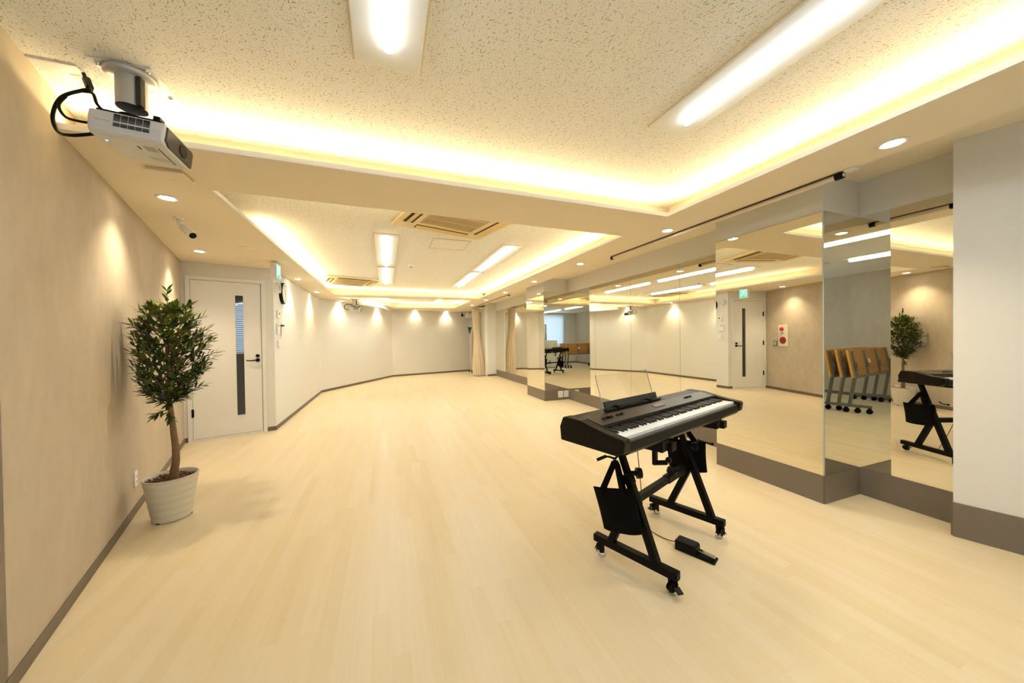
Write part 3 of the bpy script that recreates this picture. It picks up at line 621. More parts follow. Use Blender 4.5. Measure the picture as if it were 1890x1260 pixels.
# ------------------------------------------------------------------ projector near the taupe wall
def projector(loc, rz, label, mount=True):
    pj = thing('projector', label, 'projector', loc, rz, 'ceiling projectors')
    # ceiling plate, disc, column
    MB().box(-0.125, 0.095, -0.02, 0.215, -0.004, 0).build('ceiling_plate', 'white_plastic', pj, 0.002) if mount else None
    b = MB()
    for x, y in ((-0.10, 0.015), (0.067, 0.005), (0.068, 0.185)): b.lathe([(0.012, -0.004), (0.012, -0.009), (0.006, -0.013), (0.0001, -0.013)], 14, (x, y, 0))
    b.build('bolt', 'chrome', pj)
    MB().lathe([(0.0001, -0.03), (0.082, -0.03), (0.088, -0.022), (0.088, -0.008), (0.07, -0.004)], 40, (-0.01, 0.05, 0)).build('mount_disc', 'silver', pj)
    MB().lathe([(0.052, -0.16), (0.052, -0.03)], 32, (-0.01, 0.05, 0)).build('mount_column', 'silver', pj)
    MB().box(0.028, 0.046, 0.0, 0.03, -0.16, -0.035).build('column_slot', 'dark', pj)
    body = bpy.data.objects.new('projector_body', None)
    T = Matrix.Translation((-0.010, 0.105, -0.275)) @ Matrix.Rotation(math.radians(4), 4, 'Y') @ Matrix.Rotation(math.radians(-3), 4, 'X')
    def pbuild(mb, name, m, parent, bev=0.0):
        o = mb.build(name, m, parent, bev); o.data.transform(T); return o
    prof = [(-0.118, 0.052), (-0.122, 0.01), (-0.117, -0.038), (-0.098, -0.052), (0.098, -0.052), (0.117, -0.038), (0.122, 0.01), (0.118, 0.052)]
    case = pbuild(MB().extr(prof, -0.116, 0.140), 'case', 'proj', pj, 0.010)
    pbuild(MB().box(-0.10, 0.12, -0.105, 0.095, 0.050, 0.064).box(-0.02, 0.10, -0.11, -0.085, 0.046, 0.06).box(0.085, 0.11, -0.10, -0.06, 0.055, 0.085).box(-0.09, -0.03, -0.08, 0.08, 0.058, 0.07).cyl((-0.01, -0.05, 0.055), (-0.01, -0.05, 0.075), 0.045), 'mount_bracket', 'black', pj, 0.003)
    v = MB()
    for c_ in range(5):
        for r_ in range(10):
            if r_ == 6: continue
            x = -0.030 + c_ * 0.0245; z = 0.040 - r_ * 0.0056
            v.box(x, x + 0.0215, -0.1235, -0.117, z - 0.0015, z + 0.0015)
    pbuild(v, 'side_vent', 'dark', case)
    pbuild(MB().extr([(-0.108, 0.040), (-0.112, -0.03), (-0.09, -0.045), (0.105, -0.045), (0.11, 0.03), (0.1, 0.042)], 0.134, 0.1465), 'front_panel', mat('smoke_panel', (0.05, 0.045, 0.04), 0.25, noise=(30, 0.1)), case, 0.004)
    pbuild(MB().cyl((0.1445, 0.02, 0.0), (0.150, 0.02, 0.0), 0.030, n=28), 'lens', mat('lens_glass', (0.01, 0.01, 0.012), 0.05), case)
    pbuild(MB().box(0.098, 0.102, -0.07, 0.07, -0.0532, -0.0505).box(0.02, 0.026, -0.06, -0.035, -0.0532, -0.0505), 'bottom_slot', 'dark', case)
    pbuild(MB().box(0.045, 0.085, -0.07, -0.03, -0.0532, -0.0505), 'control_pad', 'grey_plastic', case)
    pbuild(MB().box(-0.085, -0.079, -0.06, -0.055, -0.0532, -0.0505), 'status_light', 'blue_led', case)
    pbuild(MB().box(0.02, 0.09, 0.03, 0.055, -0.0532, -0.0505), 'type_plate', mat('type_plate', (0.58, 0.56, 0.50), 0.5, noise=(200, 0.1)), case)
    t2 = MB()   # illegible small print on the side, as tiny grey dashes
    for i in range(9): t2.box(-0.095 + i * 0.006, -0.0915 + i * 0.006, -0.1228, -0.120, 0.004 - 0.0008 * (i % 3), 0.0055)
    pbuild(t2, 'side_print', 'grey_plastic', case)
    return pj
pj = projector((-1.05, 2.0, ZH), 0.0, 'white projector hanging from the ceiling by the taupe wall, nearest object overhead')
def cab(name, pts, r, par): return MB().tube(spline(pts, 8), r, 8).build(name, 'black', par)
cab('cable', [(-0.205, 0.11, -0.002), (-0.18, 0.09, -0.05), (-0.155, 0.06, -0.10), (-0.17, 0.05, -0.112), (-0.24, 0.05, -0.16), (-0.30, 0.10, -0.22), (-0.285, 0.10, -0.285), (-0.20, 0.03, -0.325), (-0.125, 0.02, -0.31)], 0.0068, pj)
cab('cable', [(-0.225, 0.05, -0.15), (-0.255, 0.06, -0.19), (-0.235, 0.06, -0.235), (-0.185, 0.05, -0.25), (-0.152, 0.05, -0.25)], 0.0055, pj)
cab('cable', [(-0.175, 0.055, -0.115), (-0.14, 0.05, -0.12), (-0.12, 0.04, -0.17), (-0.09, 0.05, -0.20), (-0.05, 0.05, -0.205)], 0.006, pj)
MB().bar((-0.19, 0.10, -0.03), (-0.16, 0.07, -0.09), 0.022, 0.022).build('cable_plug', 'black', pj, 0.003)
hp = thing('cable_outlet', 'white ceiling plate with a square hole for the projector cables', 'cable plate', (-1.305, 2.14, ZH))
MB().box(-0.10, 0.055, -0.075, 0.06, -0.006, 0).build('plate', 'white_plastic', hp, 0.002); MB().box(-0.005, 0.055, -0.01, 0.05, -0.0075, -0.005).build('hole', 'grey_plastic', hp)
sq = thing('motion_sensor', 'square cream panel on the soffit just below the projector', 'sensor panel', (-1.235, 2.725, ZS), 0.02)
MB().box(-0.085, 0.085, -0.075, 0.075, -0.016, 0).build('panel_base', 'ivory_plastic', sq, 0.003); MB().box(-0.09, 0.09, -0.078, 0.078, -0.024, -0.015).build('panel_cover', 'soffit', sq, 0.004)
MB().box(-0.03, 0.01, 0.035, 0.045, -0.0248, -0.023).build('panel_mark', 'ivory_plastic', sq)
cm = thing('security_camera', 'white bullet camera on a short arm under the soffit by the first downlight', 'camera', (-1.62, 3.67, ZS), 0)
MB().lathe([(0.0001, -0.01), (0.03, -0.01), (0.036, 0)], 24).tube(spline([(0, 0, -0.008), (0, 0, -0.055), (0.012, 0.012, -0.075), (0.03, 0.025, -0.082)], 6), 0.010, 10).build('bracket', 'white_plastic', cm)
a_ = Vector((0.022, 0.02, -0.075)); dv = Vector((0.58, -0.42, -0.50)).normalized()
MB().cyl(a_, a_ + dv * 0.135, 0.030, 0.030, 24).build('camera_barrel', 'white_plastic', cm, 0.003); MB().cyl(a_ + dv * 0.12, a_ + dv * 0.138, 0.027, 0.026, 24).build('camera_lens', 'black', cm)

# ------------------------------------------------------------------ exit sign, clock, switches on the white wall
ex = thing('exit_sign', 'small green and white running man exit sign at the corner by the door', 'exit sign', (-1.355, 5.24, 2.125))
MB().box(-0.035, 0.032, 0, 0.20, 0.0, 0.201).build('sign_case', 'white_plastic', ex, 0.004)
MB().box(0.032, 0.034, 0.012, 0.188, 0.015, 0.182).build('green_face', 'exit_green', ex)
b = MB()   # running figure at an open doorway
X0, X1 = 0.034, 0.0352
def seg(y0, z0, y1, z1, w_):
    d = Vector((y1 - y0, z1 - z0)); n = Vector((-d.y, d.x)).normalized() * w_ / 2
    q = [(y0 + n.x, z0 + n.y), (y0 - n.x, z0 - n.y), (y1 - n.x, z1 - n.y), (y1 + n.x, z1 + n.y)]; b.extr(q, X0, X1)
b.cyl((X0, 0.080, 0.148), (X1, 0.080, 0.148), 0.011, n=16)
seg(0.085, 0.135, 0.095, 0.092, 0.020); seg(0.084, 0.130, 0.060, 0.118, 0.009); seg(0.06, 0.118, 0.050, 0.100, 0.008); seg(0.088, 0.130, 0.112, 0.122, 0.009); seg(0.112, 0.122, 0.122, 0.136, 0.008)
seg(0.094, 0.095, 0.072, 0.075, 0.011); seg(0.072, 0.075, 0.070, 0.045, 0.010); seg(0.096, 0.095, 0.115, 0.072, 0.011); seg(0.115, 0.072, 0.138, 0.070, 0.010)
seg(0.150, 0.172, 0.150, 0.035, 0.012); seg(0.030, 0.172, 0.030, 0.035, 0.012); seg(0.024, 0.166, 0.156, 0.166, 0.010)
b.build('running_man', 'exit_white', ex)
def onwhite(name, label, cat, s, z, group=None):
    o = thing(name, label, cat, (-1.522, 5.86 + s, z), PI / 2, group)  # local: x along wall (+y), -y into the room
    return o
ws = onwhite('wall_speaker', 'round white wall speaker between the exit sign and the clock', 'speaker', 0.118, 2.095)
MB().cyl((0, 0, 0), (0, -0.055, 0), 0.082, 0.078, 36).build('speaker_body', 'white_plastic', ws, 0.006); b = MB()
for r in (0.02, 0.035, 0.05, 0.064): b.lathe([(r - 0.002, 0), (r + 0.002, 0), (r + 0.002, 0.002), (r - 0.002, 0.002)], 32)
ob = b.build('speaker_grille', 'grey_plastic', ws); ob.rotation_euler = (PI / 2, 0, 0); ob.location = (0, -0.0555, 0)
ck = onwhite('wall_clock', 'round white faced wall clock with a dark rim on the white wall', 'clock', 0.437, 2.05)
MB().cyl((0, 0, 0), (0, -0.045, 0), 0.168, 0.164, 48).build('clock_case', 'black', ck); fc = MB().cyl((0, -0.0445, 0), (0, -0.048, 0), 0.158, 0.158, 48).build('clock_face', 'clock_face', ck)
b = MB()
for i in range(12):
    a = i * PI / 6; b.bar((0.118 * math.sin(a), -0.049, 0.118 * math.cos(a)), (0.138 * math.sin(a), -0.049, 0.138 * math.cos(a)), 0.005, 0.0012, up=(0, 1, 0))
b.build('hour_marks', 'black', ck)
for nm, a, l_, w_ in (('hour_hand', 5.4, 0.075, 0.009), ('minute_hand', 3.0, 0.115, 0.006)):
    MB().bar((-0.015 * math.sin(a), -0.050, -0.015 * math.cos(a)), (l_ * math.sin(a), -0.050, l_ * math.cos(a)), w_, 0.0015, up=(0, 1, 0)).build(nm, 'black', ck)
th_ = onwhite('thermostat', 'white thermostat with a small dark display, highest of the wall controls', 'thermostat', 0.195, 1.70)
MB().box(-0.06, 0.06, -0.018, 0, -0.055, 0.06).build('thermostat_case', 'white_plastic', th_, 0.004); MB().box(-0.005, 0.04, -0.0195, -0.016, 0.0, 0.035).build('display', 'lcd', th_)
s1 = onwhite('control_plate', 'white air conditioning control plate below the thermostat', 'wall plate', 0.17, 1.46)
MB().box(-0.06, 0.06, -0.016, 0, -0.055, 0.10).build('plate', 'white_plastic', s1, 0.003); MB().box(-0.045, 0.02, -0.0175, -0.015, 0.065, 0.08).build('plate_display', 'lcd', s1)
s2 = onwhite('switch_plate', 'white light switch plate, lowest of the wall controls', 'light switch', 0.20, 1.26)
MB().box(-0.06, 0.06, -0.010, 0, -0.06, 0.06).build('plate', 'white_plastic', s2, 0.003)
for x in (-0.022, 0.022): MB().box(x - 0.018, x + 0.018, -0.014, -0.009, -0.042, 0.042).build('rocker', 'white_plastic', s2, 0.003)
kh = onwhite('key_hook', 'small dark hook holding a hanging tag beside the wall controls', 'hook', 0.37, 1.54)
MB().box(-0.05, 0.03, -0.03, 0, -0.012, 0.012).build('hook_body', 'dark', kh, 0.003); MB().box(-0.005, 0.05, -0.036, -0.030, -0.006, 0.004).build('hook_arm', 'dark', kh); MB().box(-0.04, 0.04, -0.010, -0.004, -0.16, -0.015).build('hanging_tag', 'white_plastic', kh)
# fire alarm panel on the taupe wall
def onleft(name, label, cat, s, z, group=None):
    q = C0 + WD * s; return thing(name, label, cat, (q.x, q.y, z), math.atan2(-WD.y, -WD.x), group)   # x towards the door, -y into the room
fp = onleft('fire_alarm_panel', 'cream fire alarm panel with red lamp and red disc, behind the potted tree', 'fire alarm', 0.49, 1.27)
MB().box(-0.125, 0.125, -0.02, 0, -0.245, 0.245).build('panel', 'cream_plate', fp, 0.004)
MB().sphere((0.02, -0.03, 0.15), 0.045, 14).build('alarm_lamp', 'red_lamp', fp); MB().cyl((0, -0.02, -0.11), (0, -0.032, -0.11), 0.082, 0.078, 32).build('call_button', 'red', fp)
MB().box(-0.03, 0.05, -0.0215, -0.019, 0.03, 0.07).build('caption_strip', 'grey_plastic', fp)
gs = onleft('metal_box', 'small grey box on the taupe wall between the fire alarm panel and the door', 'wall box', 0.27, 1.09)
MB().box(-0.055, 0.055, -0.02, 0, -0.06, 0.06).build('box_body', 'table_metal', gs, 0.004); MB().box(-0.035, 0.035, -0.022, -0.019, -0.04, 0.04).build('box_lid', 'grey_plastic', gs)
def outlet(o, w_=0.035, h_=0.06):
    MB().box(-w_, w_, -0.009, 0, -h_, h_).build('cover_plate', 'white_plastic', o, 0.002)
    b = MB()
    for z in (-0.028, 0.012) if h_ > 0.055 else (-0.02, 0.012):
        for x in (-0.008, 0.008): b.box(x - 0.0012, x + 0.0012, -0.0098, -0.008, z, z + 0.011)
    b.build('socket_slots', 'dark', o)
outlet(onleft('power_outlet', 'white wall outlet on the taupe wall beside the plant pot', 'outlet', 2.24, 0.262, 'wall outlets'))
for x, l in ((3.388, 'left one of the two white sockets in the plinth of the far pillar'), (3.524, 'right one of the two white sockets in the plinth of the far pillar')):
    outlet(thing('power_outlet', l, 'outlet', (x, 6.266 - 0.007, 0.118), 0, 'wall outlets'), 0.058, 0.068)
fd = (W3 - W2).normalized(); fa = math.atan2(fd.y, fd.x)
for s, l in ((1.887, 'left one of two pale outlets low on the far wall'), (2.065, 'right one of two pale outlets low on the far wall')):
    q = W2 + fd * s; outlet(thing('power_outlet', l, 'outlet', (q.x, q.y, 0.225), fa, 'wall outlets'))
gd = (W2 - W1).normalized(); q = W1 + gd * 3.07
sw = thing('switch_plate', 'pale switch plate on the white wall near its far corner', 'light switch', (q.x, q.y, 1.274), math.atan2(gd.y, gd.x))
MB().box(-0.035, 0.035, -0.009, 0, -0.06, 0.06).build('plate', 'white_plastic', sw, 0.002); MB().box(-0.018, 0.018, -0.012, -0.008, -0.04, 0.04).build('rocker', 'white_plastic', sw, 0.002)

# ------------------------------------------------------------------ potted olive tree
random.seed(7)
tr = thing('potted_tree', 'olive tree in a cream pot standing by the taupe wall and door', 'potted plant', (-1.511, 3.249, 0))
pp = []
for i in range(0, 33):
    z = 0.31 * i / 32; r = 0.107 + 0.045 * (i / 32) ** 0.92 + (0.0012 * math.sin(z * 120))
    pp.append((r, z))
pp = [(0.0001, 0.004), (0.095, 0.0), (0.105, 0.002)] + pp[1:] + [(0.155, 0.312), (0.152, 0.318), (0.145, 0.316), (0.142, 0.29), (0.138, 0.26), (0.0001, 0.255)]
pot = MB().lathe(pp, 56).build('pot', 'pot', tr)
nb = MB()
for a in (-1.9, 0.25, 2.3): nb.obox(Matrix.Rotation(a, 4, 'Z') @ Matrix.Translation((0.104, 0, 0.0055)), 0.006, 0.011, 0.005)
nb.build('drain_notch', 'dark', pot)
ch = MB()
ch.lathe([(0.0001, 0.286), (0.139, 0.278)], 32)
for i in range(170):
    a = random.uniform(0, 2 * PI); r = 0.132 * math.sqrt(random.random()); m4 = Matrix.Translation((r * math.cos(a), r * math.sin(a), 0.288 + random.uniform(-0.004, 0.008))) @ Euler((random.uniform(-.5, .5), random.uniform(-.5, .5), random.uniform(0, 6.3))).to_matrix().to_4x4()
    ch.obox(m4, random.uniform(0.008, 0.022), random.uniform(0.005, 0.010), random.uniform(0.002, 0.004))
ch.build('bark_chips', 'chips', tr, 0.0015, seg=1)
RV = Vector((math.cos(YAW), -math.sin(YAW), 0)); DV = Vector((math.sin(YAW), math.cos(YAW), 0))
def lp(r, d, z): return RV * r + DV * d + Vector((0, 0, z))
tp = spline([lp(0.018, 0, 0.25), lp(0.020, 0, 0.34), lp(0.036, 0.0, 0.42), (lp(0.036, 0, 0.52)), lp(0.024, 0.0, 0.63), lp(0.012, 0, 0.76), lp(-0.004, 0, 0.90), lp(0.0, 0.0, 1.05), lp(-0.012, 0.0, 1.22), lp(0.005, 0.0, 1.40)], 6)
tk = len(tp); MB().tube(tp, [0.027 - 0.020 * (i / tk) ** 1.1 + 0.004 * max(0, 1 - i / 6) for i in range(tk)], 14).build('trunk', 'bark', tr)
sil = [(0.82, 0.05), (0.88, 0.13), (0.96, 0.22), (1.07, 0.28), (1.17, 0.30), (1.27, 0.31), (1.38, 0.28), (1.46, 0.23), (1.54, 0.17), (1.60, 0.07), (1.69, 0.015)]
def R_at(z):
    for (a, ra), (b_, rb) in zip(sil[:-1], sil[1:]):
        if a <= z <= b_: return ra + (rb - ra) * (z - a) / (b_ - a)
    return 0.0
LN = Vector((math.cos(LA), math.sin(LA), 0))              # points from the taupe wall into the room
fo = MB(); tw = MB()
def leaf_at(p, d, up, L, wd, mi):
    d = d.normalized(); s = d.cross(up)
    if s.length < 1e-3: s = Vector((1, 0, 0))
    s.normalize(); n = s.cross(d)
    pts = [p, p + d * L * .3 + s * wd * .42 - n * .002, p + d * L * .3 + n * 0.001 + Vector((0, 0, 0)), p + d * L * .3 - s * wd * .42 - n * .002,
           p + d * L * .62 + s * wd * .45 - n * 0.004, p + d * L * .62 - n * 0.002, p + d * L * .62 - s * wd * .45 - n * 0.004, p + d * L - n * 0.010]
    fo.add(pts, [(0, 2, 1), (0, 3, 2), (1, 2, 5, 4), (2, 3, 6, 5), (4, 5, 7), (5, 6, 7)], mi, True)
def twig(base, tip, young=0.35, nl=9):
    d = tip - base; mid = base + d * 0.5 + Vector((0, 0, 0.012)); pts = spline([base, mid, tip], 4)
    tw.tube(pts, [0.0035 - 0.002 * i / len(pts) for i in range(len(pts))], 5)
    for i in range(nl):
        t_ = 0.25 + 0.75 * i / (nl - 1); p = base + d * t_ + Vector((0, 0, 0.048 * t_ * (1 - t_)))
        a = i * 2.4 + random.random(); ax = d.normalized(); s = ax.orthogonal().normalized(); q = Matrix.Rotation(a, 3, ax) @ s
        ld = (ax * (0.55 + 0.7 * t_) + q * random.uniform(0.6, 1.0) + Vector((0, 0, random.uniform(-.15, .35)))).normalized()
        if (p + ld * 0.066).dot(LN) < -0.21: continue
        leaf_at(p, ld, Vector((0, 0, 1)) + q * 0.3, random.uniform(0.046, 0.074), random.uniform(0.019, 0.028), 1 if (random.random() < young * (0.4 + t_)) else 0)
random.seed(11)
for i in range(180):
    z = 0.84 + 0.74 * ((i + 0.5) / 180) ** 0.9; Rm = R_at(z); a = i * 2.39996 + random.uniform(-.3, .3); rr = Rm * (0.35 + 0.65 * math.sqrt(random.random())) - 0.02
    rr = max(rr, 0.01)
    tip = Vector((rr * math.cos(a), rr * math.sin(a), z + random.uniform(-.02, .03)))
    w_ = tip.dot(LN)
    if w_ < -0.175: tip += LN * (-0.175 - w_)
    axis = lp(-0.002, 0, max(0.84, z - 0.10 - 0.25 * rr)); base = axis.lerp(tip, 0.55 if rr > 0.1 else 0.2)
    twig(base, tip, 0.16 + 0.5 * max(0, (z - 1.1) / 0.5), random.randint(7, 11))
for i in range(26):      # main branches inside the crown
    z = 0.88 + 0.5 * i / 26; a = i * 2.4; r = R_at(z + 0.1) * 0.7; tip = Vector((r * math.cos(a), r * math.sin(a), z + 0.12))
    if tip.dot(LN) < -0.17: tip += LN * (-0.17 - tip.dot(LN))
    tw.tube(spline([lp(0, 0, z), lp(0, 0, z).lerp(tip, 0.5) + Vector((0, 0, -0.01)), tip], 4), [0.007 - 0.004 * k / 8 for k in range(9)], 6)
for tip, b0 in ((lp(0.0, 0, 1.69), lp(0.0, 0, 1.50)), (lp(0.34, -0.02, 1.31), lp(0.20, 0, 1.23)), (lp(0.17, 0, 1.58), lp(0.10, 0, 1.45)), (lp(-0.13, 0.05, 1.56), lp(-0.08, 0, 1.42)), (lp(-0.33, 0.02, 1.27), lp(-0.2, 0.02, 1.2)), (lp(0.31, -0.05, 1.10), lp(0.2, 0, 1.05)), (lp(-0.09, -0.03, 0.76), lp(-0.01, 0, 0.80)), (lp(0.02, -0.02, 0.74), lp(-0.005, 0, 0.80))):
    twig(b0, tip, 0.5, 11)
for i in range(16):
    z = random.uniform(0.9, 1.4); a = random.uniform(0, 6.28); r = R_at(z) * random.uniform(.25, .6); c_ = Vector((r * math.cos(a), r * math.sin(a), z))
    if c_.dot(LN) > -0.18: MB().sphere(c_, 0.010, 10, sz=1.25).build('olive', 'olive', tr)
tw.build('twigs', 'twig', tr); fo.build('foliage', ['leaf', 'leaf_young'], tr)

# ------------------------------------------------------------------ digital piano
TH = math.radians(17.45)
pn = thing('digital_piano', 'black digital piano with white keys and clear music rest on a wheeled stand', 'keyboard', (0.976, 1.22, 0), TH)
KL, KW = 1.2285, 1.2285 / 52
z0 = 0.782
MB().extr([(-0.028, z0 + 0.02), (-0.020, z0 + 0.060), (0.004, z0 + 0.062), (0.006, 0.838), (0.118, 0.838), (0.118, z0), (-0.012, z0)], -0.008, KL + 0.008).build('key_bed', 'piano', pn, 0.004)
MB().extr([(0.118, z0), (0.118, 0.880), (0.128, 0.884), (0.212, 0.900), (0.300, 0.902), (0.318, 0.897), (0.338, 0.850), (0.332, z0)], -0.008, KL + 0.008).build('case_top', 'piano', pn, 0.006)
MB().extr([(0.121, 0.8825), (0.121, 0.8858), (0.210, 0.9028), (0.210, 0.900)], 0.0, KL).build('control_panel', 'panel', pn)
endp = [(0.012, z0), (-0.028, z0 + 0.018), (-0.036, 0.852), (-0.028, 0.861), (0.0, 0.864), (0.06, 0.872), (0.135, 0.886), (0.205, 0.902), (0.300, 0.905), (0.320, 0.900), (0.341, 0.850), (0.334, z0)]
MB().extr(endp, -0.056, -0.006).build('end_block', 'piano', pn, 0.007); MB().extr(endp, KL + 0.006, KL + 0.062).build('end_block', 'piano', pn, 0.007)
MB().extr([(-0.022, 0.838), (-0.022, 0.8445), (0.004, 0.8445), (0.004, 0.838)], 0, KL).build('key_slip', 'panel', pn, 0.002)
wk = MB().box(0.0006, KW - 0.0006, 0.0, 0.125, 0.8405, 0.8590).build('white_key', 'whitekey', pn, 0.0012)
for i in range(1, 52):
    c_ = wk.copy(); COL.objects.link(c_); c_.location = (i * KW, 0, 0)
bkp = [(0.050, 0.858), (0.054, 0.8695), (0.125, 0.8715), (0.125, 0.858)]
bk = None; names_ = 'ABCDEFG'
for i in range(51):
    nm = names_[i % 7]
    if nm in 'BE': continue
    off = {'A': 0.002, 'C': -0.002, 'D': 0.002, 'F': -0.0025, 'G': 0.0}[nm]
    if bk is None:
        bk = MB().extr(bkp, -0.0054, 0.0054).build('black_key', 'blackkey', pn, 0.0015); c_ = bk
    else: c_ = bk.copy(); COL.objects.link(c_)
    c_.location = ((i + 1) * KW + off, 0, 0)
def on_panel(t): return 0.8860 + (t - 0.122) / 0.088 * 0.017
def slider(x, t, h=0.020): 
    b = MB(); b.obox(Matrix.Translation((x, t, on_panel(t) + 0.0008)) @ Matrix.Rotation(0.19, 4, 'X'), 0.0022, h / 2, 0.0015); b.obox(Matrix.Translation((x, t + 0.002, on_panel(t) + 0.004)), 0.004, 0.003, 0.004)
    return b.build('slider', 'black', pn)
for x, t_ in ((0.075, 0.168), (0.098, 0.168), (0.112, 0.170), (0.126, 0.168), (0.142, 0.170), (0.19, 0.170), (0.215, 0.170), (0.235, 0.172)): slider(x, t_)
for x in (0.93, 0.955, 0.98, 1.005): slider(x, 0.175, 0.018)
b = MB(); b.obox(Matrix.Translation((0.59, 0.170, on_panel(0.17) + 0.001)) @ Matrix.Rotation(0.19, 4, 'X'), 0.052, 0.016, 0.0012); b.build('display', 'screen', pn)
# music rest
MB().box(0.195, 0.745, 0.236, 0.262, 0.9035, 0.912).build('music_ledge', 'piano', pn, 0.002)
rb = MB(); rb.obox(Matrix.Translation((0.475, 0.268, 0.929)) @ Matrix.Rotation(-0.28, 4, 'X'), 0.262, 0.004, 0.018); rb.build('rest_bar', mat('rest_bar', (0.012, 0.016, 0.020), 0.25, noise=(20, 0.1)), pn, 0.002)
ac = MB(); ac.obox(Matrix.Translation((0.465, 0.300, 1.003)) @ Matrix.Rotation(-0.28, 4, 'X'), 0.255, 0.0018, 0.088); ac.build('clear_music_rest', 'acrylic', pn)
eb = MB()
for x in (0.2095, 0.7205): eb.obox(Matrix.Translation((x, 0.300, 1.003)) @ Matrix.Rotation(-0.28, 4, 'X'), 0.0009, 0.002, 0.088)
eb.build('rest_edge', 'mirror_edge', pn)
for x in (0.30, 0.62): MB().box(x - 0.012, x + 0.012, 0.232, 0.270, 0.905, 0.922).build('rest_bracket', 'black', pn, 0.002)

# ------------------------------------------------------------------ piano stand
TS = math.radians(21.5)
st = thing('piano_stand', 'black wheeled tubular stand under the digital piano', 'stand', (1.5915, 1.643, 0), TS)
HU, HV = 0.353, 0.205
def caster(u, v, ang, brake, name='caster'):
    o = MB().lathe([(0.0001, 0.076), (0.018, 0.076), (0.018, 0.066), (0.0001, 0.066)], 16).box(-0.014, -0.010, -0.012, 0.03, 0.018, 0.066).box(0.010, 0.014, -0.012, 0.03, 0.018, 0.066).box(-0.014, 0.014, -0.014, 0.018, 0.058, 0.068).build('caster', 'black', st)
    o.location = (u, v, 0); o.rotation_euler = (0, 0, ang)
    MB().cyl((-0.009, 0.018, 0.025), (0.009, 0.018, 0.025), 0.025, n=24).build('wheel', 'black', o)
    MB().cyl((-0.0155, 0.018, 0.025), (0.0155, 0.018, 0.025), 0.009, n=16).lathe([(0.016, 0), (0.021, 0), (0.021, 0.0215), (0.016, 0.0215)], 20, (0, 0, 0)).build('hub', 'chrome', o)
    h = o.children[-1]
    me = h.data
    for v_ in me.vertices[-80:]:   # turn the rim ring onto the axle
        x, y, z = v_.co; v_.co = (z - 0.01075, 0.018 + x, 0.025 + y)
    if brake: MB().obox(Matrix.Translation((0, 0.052, 0.045)) @ Matrix.Rotation(-0.35, 4, 'X'), 0.016, 0.018, 0.003).box(-0.008, 0.008, 0.028, 0.045, 0.040, 0.050).build('brake_lever', 'black', o, 0.002)
    return o
for u in (-HU, HU):
    q_ = 0.0 if u < 0 else -0.038
    MB().bar((u, -HV - 0.035, 0.097), (u, HV + 0.045, 0.097), 0.042, 0.042).build('foot_rail', 'black_metal', st, 0.003)
    MB().bar((u, -HV + 0.080 + q_, 0.112), (u, -HV + 0.225 + q_, 0.50), 0.040, 0.040, up=(1, 0, 0)).build('leg', 'black_metal', st, 0.003)
    MB().bar((u, -HV + 0.220 + q_, 0.49), (u, -HV + 0.322 + q_, 0.763), 0.032, 0.032, up=(1, 0, 0)).bar((u, -HV + 0.220 + q_, 0.487), (u, -HV + 0.238 + q_, 0.535), 0.046, 0.046, up=(1, 0, 0)).build('inner_leg', 'black_metal', st, 0.002)
    MB().bar((u, -HV + 0.345 + q_, 0.112), (u, -HV + 0.215 + q_, 0.405), 0.040, 0.040, up=(1, 0, 0)).build('strut', 'black_metal', st, 0.003)
    w_ = u - 0.045 if u < 0 else u - 0.10; e_ = -0.205 if u < 0 else -0.245
    MB().box(min(w_, u) - 0.03, max(w_, u) + 0.03, e_ + 0.03, HV + 0.06, 0.755, 0.7805).box(w_ - 0.045, w_ + 0.035, e_, e_ + 0.10, 0.728, 0.7805).box(w_ + 0.02, w_ + 0.075, e_ - 0.018, e_ + 0.04, 0.722, 0.765).build('support_arm', 'black', st, 0.003)
    kp = Vector((u + 0.010, -HV + 0.222 + q_, 0.540)); kd = Vector((0.74, -0.67, 0)).normalized()
    kn = MB().cyl(kp, kp + kd * 0.035, 0.013).cyl(kp + kd * 0.030, kp + kd * 0.056, 0.030, 0.028, 24).build('height_knob', 'black', st, 0.002)
    MB().cyl(kp + kd * 0.056, kp + kd * 0.0572, 0.020, 0.020, 24).cyl(kp + kd * 0.0568, kp + kd * 0.058, 0.015, 0.015, 24, mi=1).build('knob_cap', ['grey_plastic', 'black'], kn)
    hk = Vector((u, HV + 0.02, 0.700))
for u, v, a, br in ((-HU, -HV, 2.6, True), (-HU, HV, 0.3, False), (HU, -HV, 3.0, False), (HU, HV, 1.2, True)): caster(u, v, a, br)
MB().bar((-HU + 0.02, -0.002, 0.395), (HU - 0.02, -0.002, 0.395), 0.036, 0.036).build('crossbar', 'black_metal', st, 0.002)
MB().bar((0.05, -0.002, 0.395), (HU - 0.02, -0.002, 0.395), 0.044, 0.044).build('crossbar_sleeve', 'black_metal', st, 0.003)
MB().cyl((0.085, -0.01, 0.415), (0.085, -0.02, 0.44), 0.012).cyl((0.085, -0.02, 0.435), (0.085, -0.028, 0.46), 0.030, 0.030, 24).build('sleeve_knob', 'black', st, 0.003)
MB().bar((-0.335, -0.115, 0.76), (-0.335, -0.115, 0.622), 0.030, 0.020).bar((-0.335, -0.105, 0.628), (-0.322, -0.175, 0.645), 0.020, 0.022).sphere((-0.320, -0.180, 0.658), 0.016).build('headphone_hook', 'black', st, 0.003)
MB().tube(spline([(-HU, 0.085, 0.64), (-HU - 0.03, 0.09, 0.615), (-HU - 0.042, 0.12, 0.618), (-HU - 0.042, 0.15, 0.612)], 6), 0.006, 8).obox(Matrix.Translation((-HU - 0.042, 0.172, 0.598)) @ Matrix.Rotation(-0.55, 4, 'X'), 0.010, 0.030, 0.009).build('bag_hook', 'black', st)
